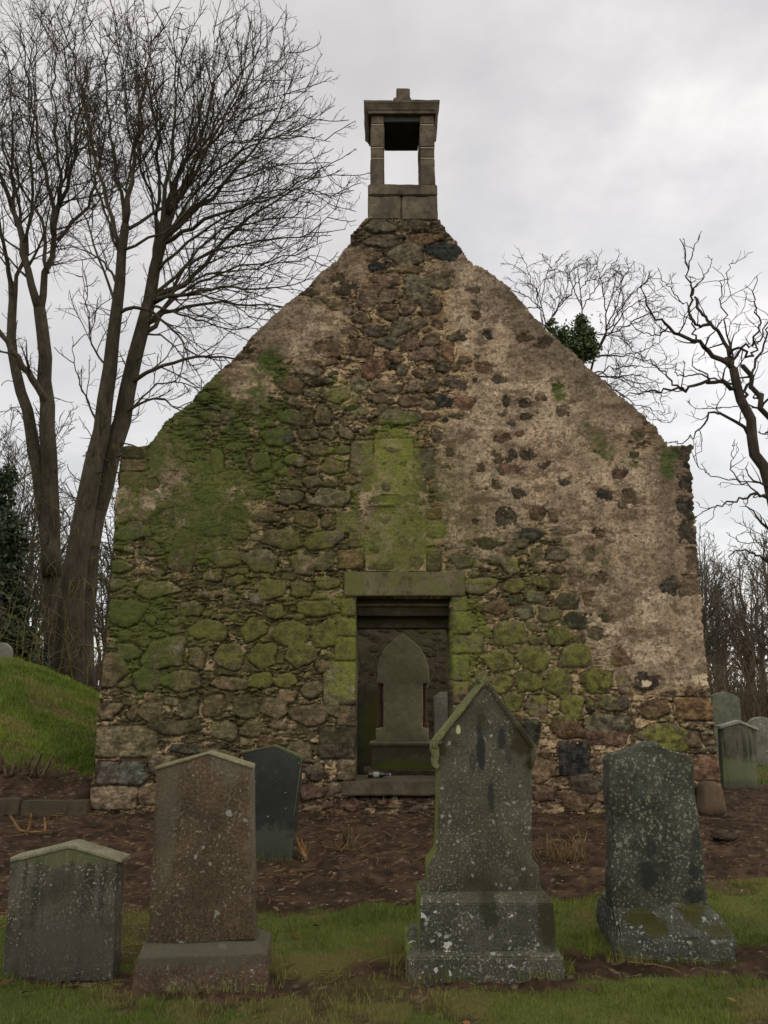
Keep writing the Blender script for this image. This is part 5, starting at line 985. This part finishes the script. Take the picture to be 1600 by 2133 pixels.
# ---- trees farther off, each grown on its own
def far_tree(u, v, Yb, H_, seed, label, group, mat, spread=.42, base_r=.22, stems=3, dens=1.0, name='bare_tree', d2=1.1):
    r = np.random.RandomState(seed); p = P(u, v, Yb); org = (p.x, Yb, gh(p.x, Yb) - .1); root = thing(name, org, label, 'tree', group)
    t = Tree(seed); Pt, Rt = [], []
    for s_ in range(stems):
        a = r.rand() * 6.28; sp_ = H_ * spread * (.15 + .5 * r.rand()) * (s_ > 0)
        pts = [(org[0], org[1], org[2]), (org[0] + sp_ * .10 * math.cos(a), org[1] + sp_ * .1 * math.sin(a), org[2] + H_ * .25), (org[0] + sp_ * .6 * math.cos(a), org[1] + sp_ * .6 * math.sin(a), org[2] + H_ * .62), (org[0] + sp_ * math.cos(a), org[1] + sp_ * math.sin(a), org[2] + H_ * (.88 + .12 * r.rand()))]
        Pt.append(resample(pts, 14, r, .06)); Rt.append(base_r * (.6 if s_ else 1) * (1 - .93 * np.linspace(0, 1, 14)))
    Pt, Rt = np.array(Pt), np.array(Rt); t.add(Pt, Rt, 7); t.obj('trunk', mat, root)
    c = t.children(Pt, Rt, dens=2.0 * dens, t0=.24, lf=(.24, .46), ang=(.5, 1.1), trop=.055, n=8, wig=.12, rmin=.022, rk=.5, lmax=H_ * .4); t.add(*c, 4)
    c = t.children(*c, dens=2.2 * dens, t0=.15, lf=(.3, .6), ang=(.4, .9), trop=.10, n=6, wig=.14, rmin=.017, rk=.6, lmax=H_ * .2); t.add(*c, 3)
    c = t.children(*c, dens=d2 * 2.8 * dens, t0=.15, lf=(.4, .8), ang=(.5, 1.1), trop=.05, n=5, wig=.18, rmin=.017, rk=.6, lmax=H_ * .12, lmin=.4); t.add(*c, 3)
    t.obj('crown', mat, root); return root
GR = 'bare trees at the far right edge of the churchyard'
far_tree(1476, 1470, 44, 10.2, 21, 'tall bare tree with several trunks just right of the chapel corner', GR, M_FAR_HAZE, .30, .30, 5)
far_tree(1516, 1470, 50, 9.5, 22, 'slender bare tree filling the gap between two taller trees at right', GR, M_FAR_HAZE, .34, .2, 4)
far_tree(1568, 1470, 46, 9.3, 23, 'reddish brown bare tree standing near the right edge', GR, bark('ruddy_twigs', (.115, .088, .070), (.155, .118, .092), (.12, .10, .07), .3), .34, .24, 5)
far_tree(1625, 1470, 42, 10.0, 24, 'bare tree cut by the right edge, beyond the gnarled limbs', GR, M_FAR_HAZE, .36, .26, 4)
far_tree(1500, 1470, 58, 10.5, 25, 'hazy bare tree farthest back behind the slender one at right', GR, M_FAR_HAZE, .45, .22, 5)
far_tree(1596, 1470, 60, 11.0, 26, 'hazy bare tree farthest back at the right edge', GR, M_FAR_HAZE, .45, .22, 5)
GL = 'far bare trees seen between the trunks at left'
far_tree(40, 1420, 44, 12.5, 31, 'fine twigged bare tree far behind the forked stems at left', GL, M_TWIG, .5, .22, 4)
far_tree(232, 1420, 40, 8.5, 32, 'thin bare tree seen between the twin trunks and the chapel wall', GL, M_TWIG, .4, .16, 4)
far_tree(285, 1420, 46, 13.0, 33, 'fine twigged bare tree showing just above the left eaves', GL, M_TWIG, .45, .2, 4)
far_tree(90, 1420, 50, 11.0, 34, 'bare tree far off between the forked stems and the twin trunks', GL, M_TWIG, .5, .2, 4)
far_tree(-20, 1420, 36, 13.0, 35, 'brown twigged bare tree beyond the dark evergreen at the left edge', GL, M_FAR_HAZE, .5, .2, 5)
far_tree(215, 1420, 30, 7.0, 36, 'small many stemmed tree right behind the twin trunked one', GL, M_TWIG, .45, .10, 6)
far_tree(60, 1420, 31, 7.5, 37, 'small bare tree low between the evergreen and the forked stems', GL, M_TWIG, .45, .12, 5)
# ---- dark yew at the left edge
p = P(-25, 1400, 19.0); yew = thing('yew_tree', (p.x, 19.0, gh(p.x, 19.0)), 'dark evergreen tree at the left edge behind the grassy bank', 'tree')
t = Tree(41); q_ = resample([tuple(yew.location), (p.x + .1, 19.1, yew.location.z + 1.5), (p.x, 19, yew.location.z + 3.2)], 10, t.r, .05)
t.add(q_[None], np.linspace(.28, .06, 10)[None], 9); t.obj('trunk', M_BARKD, yew)
cs, ra, cn = [], [], []; r = np.random.RandomState(42)
for u, v, w, h, n_ in [(-20, 1040, 45, 60, 1800), (10, 1120, 42, 60, 2200), (-20, 1200, 70, 70, 3000), (20, 1270, 45, 60, 2600), (-10, 1340, 70, 60, 3400), (40, 1350, 45, 45, 2000), (-60, 1300, 50, 90, 2200), (15, 1000, 22, 35, 500), (70, 1375, 30, 24, 900), (-40, 1110, 50, 60, 1800)]:
    c_ = P(u, v, 19.0 + r.randn() * .4); s_ = 19 / F; cs.append(c_); ra.append((w * s_, w * s_ * 1.2, h * s_)); cn.append(n_)
leaves('crown', M_LEAF, yew, cs, ra, cn, .060, 43, (.010, .018, .008), (.028, .042, .016))
# ---- drooping lichened saplings before the yew and undergrowth beyond
def twig_thicket(name, label, seed, spots_, mat, hgt, droop, dens, rmin, kind='stuff', cat='undergrowth'):
    t = Tree(seed); Pp, Rr = [], []
    for x, y in spots_:
        z = gh(x, y); h_ = hgt * (.6 + .6 * t.r.rand()); a = t.r.rand() * 6.28; l_ = h_ * .35 * t.r.rand()
        Pp.append(resample([(x, y, z - .05), (x + l_ * .3 * math.cos(a), y + l_ * .3 * math.sin(a), z + h_ * .5), (x + l_ * math.cos(a), y + l_ * math.sin(a), z + h_)], 9, t.r, .15)); Rr.append(rmin * 2.4 * (1 - .7 * np.linspace(0, 1, 9)))
    Pp, Rr = np.array(Pp), np.array(Rr); t.add(Pp, Rr, 3)
    c = t.children(Pp, Rr, dens=dens, t0=.1, lf=(.3, .6), ang=(.4, 1.1), trop=droop, n=7, wig=.22, rmin=rmin, rk=.7, lmax=2.0); t.add(*c, 3)
    c = t.children(*c, dens=dens, t0=.1, lf=(.3, .7), ang=(.4, 1.1), trop=droop, n=5, wig=.25, rmin=rmin * .8, rk=.8, lmax=1.0); t.add(*c, 3)
    o = mesh_obj(name, np.concatenate(t.V), np.concatenate(t.F), mat); return tag(o, label, cat, kind=kind)
r = np.random.RandomState(50)
twig_thicket('drooping_twigs', 'yellowish drooping lichened twigs before the dark evergreen at left', 51, [(P(u, 1390, 17.0).x, 16.6 + r.rand() * 1.5) for u in np.r_[np.linspace(-30, 75, 9), np.linspace(90, 215, 5)]], M_LICH, 2.5, -.17, 1.6, .008)
M_BRUSH = bark('dead_brush', (.088, .068, .048), (.135, .104, .074), (.11, .092, .05), .4)
twig_thicket('undergrowth', 'tangled brown undergrowth beyond the gravestones at right', 52, [(P(1440 + 230 * r.rand(), 1480, y_).x, y_) for y_ in 26 + 12 * r.rand(260)], M_BRUSH, 2.3, .05, 1.5, .014)
twig_thicket('undergrowth', 'dark brown scrub at the foot of the trees left of the chapel', 53, [(P(85 + 170 * r.rand(), 1400, y_).x, y_) for y_ in 23 + 12 * r.rand(130)], M_BRUSH, 1.7, .05, 1.5, .014)
# ------------------------------------------------------------------ small things on the soil and lawn
M_CUT = bark('split_wood', (.20, .115, .050), (.32, .20, .095), (.14, .10, .045), .3)
M_STICK = bark('dead_stick', (.075, .055, .038), (.15, .110, .072), (.10, .08, .045), .3)
M_STRAW = bark('dry_straw', (.15, .105, .050), (.27, .19, .10), (.12, .09, .04), .3)
def sticks(t, n, cx, cy, rad, l0, l1, lean, r0, seed, z0=-.02, wig=.15):
    r = np.random.RandomState(seed); out, rr = [], []
    for _ in range(n):
        a = r.rand() * 6.28; d_ = rad * math.sqrt(r.rand()); x, y = cx + d_ * math.cos(a), cy + d_ * math.sin(a) * .7
        l_ = l0 + (l1 - l0) * r.rand(); ph = r.rand() * 6.28; ln = lean * (.3 + .7 * r.rand()); z = gh(x, y) + z0
        e = (x + l_ * math.sin(ln) * math.cos(ph), y + l_ * math.sin(ln) * math.sin(ph), z + l_ * math.cos(ln) - z0 * .5)
        out.append(resample([(x, y, z), ((x + e[0]) / 2 + (r.rand() - .5) * l_ * wig, (y + e[1]) / 2, (z + e[2]) / 2 + (r.rand() - .3) * l_ * wig), e], 6, r, .05)); rr.append(np.linspace(1, .6, 6) * r0 * (.6 + .8 * r.rand()))
    t.add(np.array(out), np.array(rr), 5)
def stump(u, v, label, seed, n=5, l=(.08, .20), r0=.016, rad=.08, mats=None, name='cut_shrub_stump', cat='stump', lean=.5, thin=8):
    g = G(u, v); t = Tree(seed); sticks(t, n, g.x, g.y, rad, l[0], l[1], lean, r0, seed); root = thing(name, (g.x, g.y, g.z), label, cat)
    t.obj('stem', (mats or (M_CUT, M_STICK))[0], root)['kind'] = 'stuff'
    sticks(t, thin, g.x, g.y, rad * 1.6, l[0] * .7, l[1], 1.2, r0 * .28, seed + 1); t.obj('twigs', (mats or (M_CUT, M_STICK))[1], root)['kind'] = 'stuff'
    return root
stump(636, 1786, 'split pale shrub stump beside the foot of the slate gravestone', 61, 4, (.10, .20), .018, .07)
stump(722, 1765, 'cut shrub stump with one bright broken stem, on bare soil before the doorway', 62, 6, (.10, .19), .018, .07, (M_STICK, M_CUT))
stump(70, 1612, 'dark cut shrub stump at the foot of the grassy bank', 63, 6, (.15, .28), .024, .13, (M_STICK, M_STICK))
stump(15, 1608, 'dark cut shrub stump under the bank, at the left edge', 64, 4, (.12, .24), .022, .10, (M_STICK, M_STICK))
stump(125, 1592, 'small cut stem under the bank, nearest the chapel corner', 66, 2, (.10, .16), .014, .05, (M_STICK, M_CUT), thin=3)
stump(1178, 1785, 'clump of cut dry stalks on the soil between the pointed and the lichened gravestones', 65, 46, (.08, .24), .0055, .17, (M_STRAW, M_STRAW), 'dry_stalk_clump', 'plant', .75, 40)
# the orange broken branch at the left
g = G(75, 1732); t = Tree(67); w_ = []
def pp(u, v, dz=0):
    p = P(u, v, g.y); return (p.x, p.y, p.z + dz)
br = [[(38, 1728), (55, 1733), (75, 1733), (95, 1731)], [(58, 1734), (62, 1715), (66, 1694)], [(92, 1732), (95, 1715), (92, 1702)], [(40, 1728), (32, 1715), (22, 1700)], [(56, 1733), (57, 1745), (54, 1752)]]
Pp = np.array([resample([pp(*a) for a in b], 7, t.r, .12) for b in br]); t.add(Pp, np.array([np.linspace(.014, .007, 7)] * len(br)), 6)
root = thing('broken_branch', tuple(g), 'orange freshly broken branch with upright snags, on the soil at left', 'branch'); t.obj('branch', M_CUT, root)
# flat clod on the right
g = G(1510, 1748); bm = bmesh.new(); bmesh.ops.create_icosphere(bm, subdivisions=4, radius=1)
for v in bm.verts: v.co = Vector((v.co.x * .13, v.co.y * .09, v.co.z * .035 + .02))
ob = finish(bm, 'soil_clod', ashlar('dark_clod', (.022, .014, .010), (.040, .026, .018), (.03, .02, .012), .3, .4), None, .016, 14, 0, 0, 7); ob.location = g; tag(ob, 'flat dark clod of earth on the bare soil at right', 'clod')
# twig and chip litter on the soil, leaves on the lawn
r = np.random.RandomState(70); t = Tree(71); out, rr = [], []
while len(out) < 2600:
    x, y = -5.6 + 10.6 * r.rand(), 4.6 + 5.6 * r.rand()
    if dirt_mask(np.array([x]), np.array([y]))[0] < .6 and r.rand() > .10: continue
    a = r.rand() * 6.28; l_ = .02 + .20 * r.rand() ** 3.5; z = gh(x, y) + .004
    out.append(resample([(x, y, z), (x + l_ * .5 * math.cos(a) + (r.rand() - .5) * l_ * .4, y + l_ * .5 * math.sin(a), z + l_ * .15 * r.rand()), (x + l_ * math.cos(a), y + l_ * math.sin(a), z + l_ * .2 * r.rand())], 5, r, .06)); rr.append(np.full(5, .0016 + .003 * r.rand() ** 2))
t.add(np.array(out), np.array(rr), 4)
tag(mesh_obj('twig_litter', np.concatenate(t.V), np.concatenate(t.F), M_STRAW), 'broken twigs and straw scattered over the bare soil', 'litter', kind='stuff')
def flakes(name, n, box, sz, lo, hi, seed, label, soil):
    r = np.random.RandomState(seed); V, cc = [], []
    while len(V) < n:
        x, y = box[0] + (box[1] - box[0]) * r.rand(), box[2] + (box[3] - box[2]) * r.rand()
        if (dirt_mask(np.array([x]), np.array([y]))[0] > .5) != soil: continue
        s_ = sz * (.4 + r.rand() ** 2 * 1.2); a = r.rand() * 6.28; z = gh(x, y) + (.012 if soil else .024)
        e = np.array([math.cos(a), math.sin(a), (r.rand() - .5) * .7]) * s_; f = np.array([-math.sin(a), math.cos(a), (r.rand() - .5) * .7]) * s_ * .6; c0 = np.array([x, y, z])
        V.append([c0 - e, c0 - f + [0, 0, s_ * .25], c0 + e, c0 + f + [0, 0, s_ * .15]]); cc.append(np.array(lo) + (np.array(hi) - np.array(lo)) * r.rand())
    q = NT(name + '_surface', .9, .2); o = mesh_obj(name, np.array(V).reshape(-1, 3), np.arange(4 * n).reshape(-1, 4), q.done(q.attr('Col').outputs['Color'])); color_attr(o, np.repeat(np.array(cc), 4, 0)); tag(o, label, 'litter', kind='stuff')
flakes('wood_chips', 1300, (-5.5, 5.2, 5.4, 9.4), .009, (.08, .055, .035), (.36, .29, .20), 72, 'pale chips and crumbs of wood on the bare soil', True)
flakes('leaf_litter', 700, (-5.5, 5.2, 5.6, 9.6), .022, (.030, .018, .011), (.13, .075, .040), 74, 'dark brown leaf litter lying on the bare soil', True)
flakes('fallen_leaves', 60, (-3.2, 3.4, 4.0, 6.4), .022, (.05, .028, .015), (.17, .075, .03), 73, 'brown and orange fallen leaves on the lawn', False)
# ------------------------------------------------------------------ seen through the doorway
Y = 14.2; gq = P(925, 1530, Y); root = thing('iron_railing', (gq.x + .4, Y, gh(gq.x, Y)), 'low thin iron railing inside the ruin, right of the pointed monument', 'railing')
q = NT('old_iron', .6, .4); M_IRON = q.done(q.mix(q.noise(30), (.10, .10, .095), (.20, .20, .19)))
zt = P(925, 1454, Y).z - root.location.z; x0 = P(905, 1454, Y).x - root.location.x
for nm, z_, hh in (('top_rail', zt, .016), ('bottom_rail', .16, .012)):
    bm = bmesh.new(); boxb(bm, x0, x0 + 1.3, -.01, .012, z_ - hh, z_ + hh * .4); finish(bm, nm, M_IRON, root, .001, 5, .1, .003, 3)
for k in range(9):
    bm = bmesh.new(); boxb(bm, x0 + .02 + k * .155, x0 + .035 + k * .155, -.006, .008, -.05, zt - .017); finish(bm, 'bar', M_IRON, root, 0, 5, .2, .002, 3)
Y = 15.2; o12 = (P(930, 1500, Y).x, Y, gh(P(930, 1500, Y).x, Y)); t12 = thing('gravestone', o12, 'pale rough gravestone behind the railing, seen at the right side of the doorway', 'gravestone')
hz = P(930, 1440, Y).z - o12[2]; bm = bmesh.new(); slab_bm(bm, [(-.22, -.1), (-.22, hz - .1), (-.1, hz), (.12, hz - .02), (.22, hz - .12), (.22, -.1)], 0, .15, jit=.012, seed=31); finish(bm, 'slab', gs_mat('pale_rough_stone', (.10, .097, .08), (.16, .155, .13), ((.4, .4, .34), .5)), t12, .004, 6, .08, 0, 31)
# bottle lying on the sill
zs_ = .2 + wz(1626); p = P(790, 1612, 9.62); root = thing('glass_bottle', (p.x, 9.62, zs_ + .033), 'dark glass bottle with white label lying on the doorstep', 'bottle', rz=R(6))
def lathe_x(prof, name, mat):
    bm = bmesh.new(); pr = None
    for x, r_ in prof:
        ring = [bm.verts.new((x, r_ * math.cos(a), r_ * math.sin(a))) for a in np.linspace(0, 6.2832, 17)[:-1]]
        if pr:
            for k in range(16): bm.faces.new((pr[k], ring[k], ring[(k + 1) % 16], pr[(k + 1) % 16]))
        else: bm.faces.new(ring)
        pr = ring
    bm.faces.new(pr[::-1]); return finish(bm, name, mat, root, 0, 1, 0, 0)
q = NT('dark_glass', .12, .5); lathe_x([(-.13, .028), (-.125, .033), (.03, .033), (.06, .022), (.075, .014), (.13, .013)], 'glass', q.done((.010, .014, .010)))
q = NT('paper_label', .8, .2); lathe_x([(-.07, .0336), (-.005, .0336)], 'paper_label', q.done((.24, .24, .22)))
q = NT('bottle_cap', .5, .3); lathe_x([(.118, .0145), (.135, .0145)], 'bottle_cap', q.done((.20, .20, .19)))
# bare ivy stems on the rear wall
t = Tree(80); Pp, Rr = [], []; r = np.random.RandomState(81)
for k in range(34):
    x = -1.6 + 4.2 * r.rand(); h_ = 1.2 + 2.0 * r.rand(); yy = WY + 7.56
    Pp.append(resample([(x, yy, .3), (x + (r.rand() - .5) * .5, yy - .05, .3 + h_ * .5), (x + (r.rand() - .5) * 1.2, yy - .03, .3 + h_)], 10, r, .25)); Rr.append(np.linspace(.018, .006, 10))
Pp, Rr = np.array(Pp), np.array(Rr); t.add(Pp, Rr, 4); c = t.children(Pp, Rr, dens=2.2, t0=.1, lf=(.2, .5), ang=(.5, 1.2), trop=.0, n=7, wig=.3, rmin=.006, rk=.6, lmax=.8); c[0][:, :, 1] = WY + 7.55; t.add(*c, 3)
o = mesh_obj('ivy_stems', np.concatenate(t.V), np.concatenate(t.F), M_STICK); tag(o, 'bare tangled creeper stems on the rear wall, seen through the doorway', 'creeper', kind='stuff')
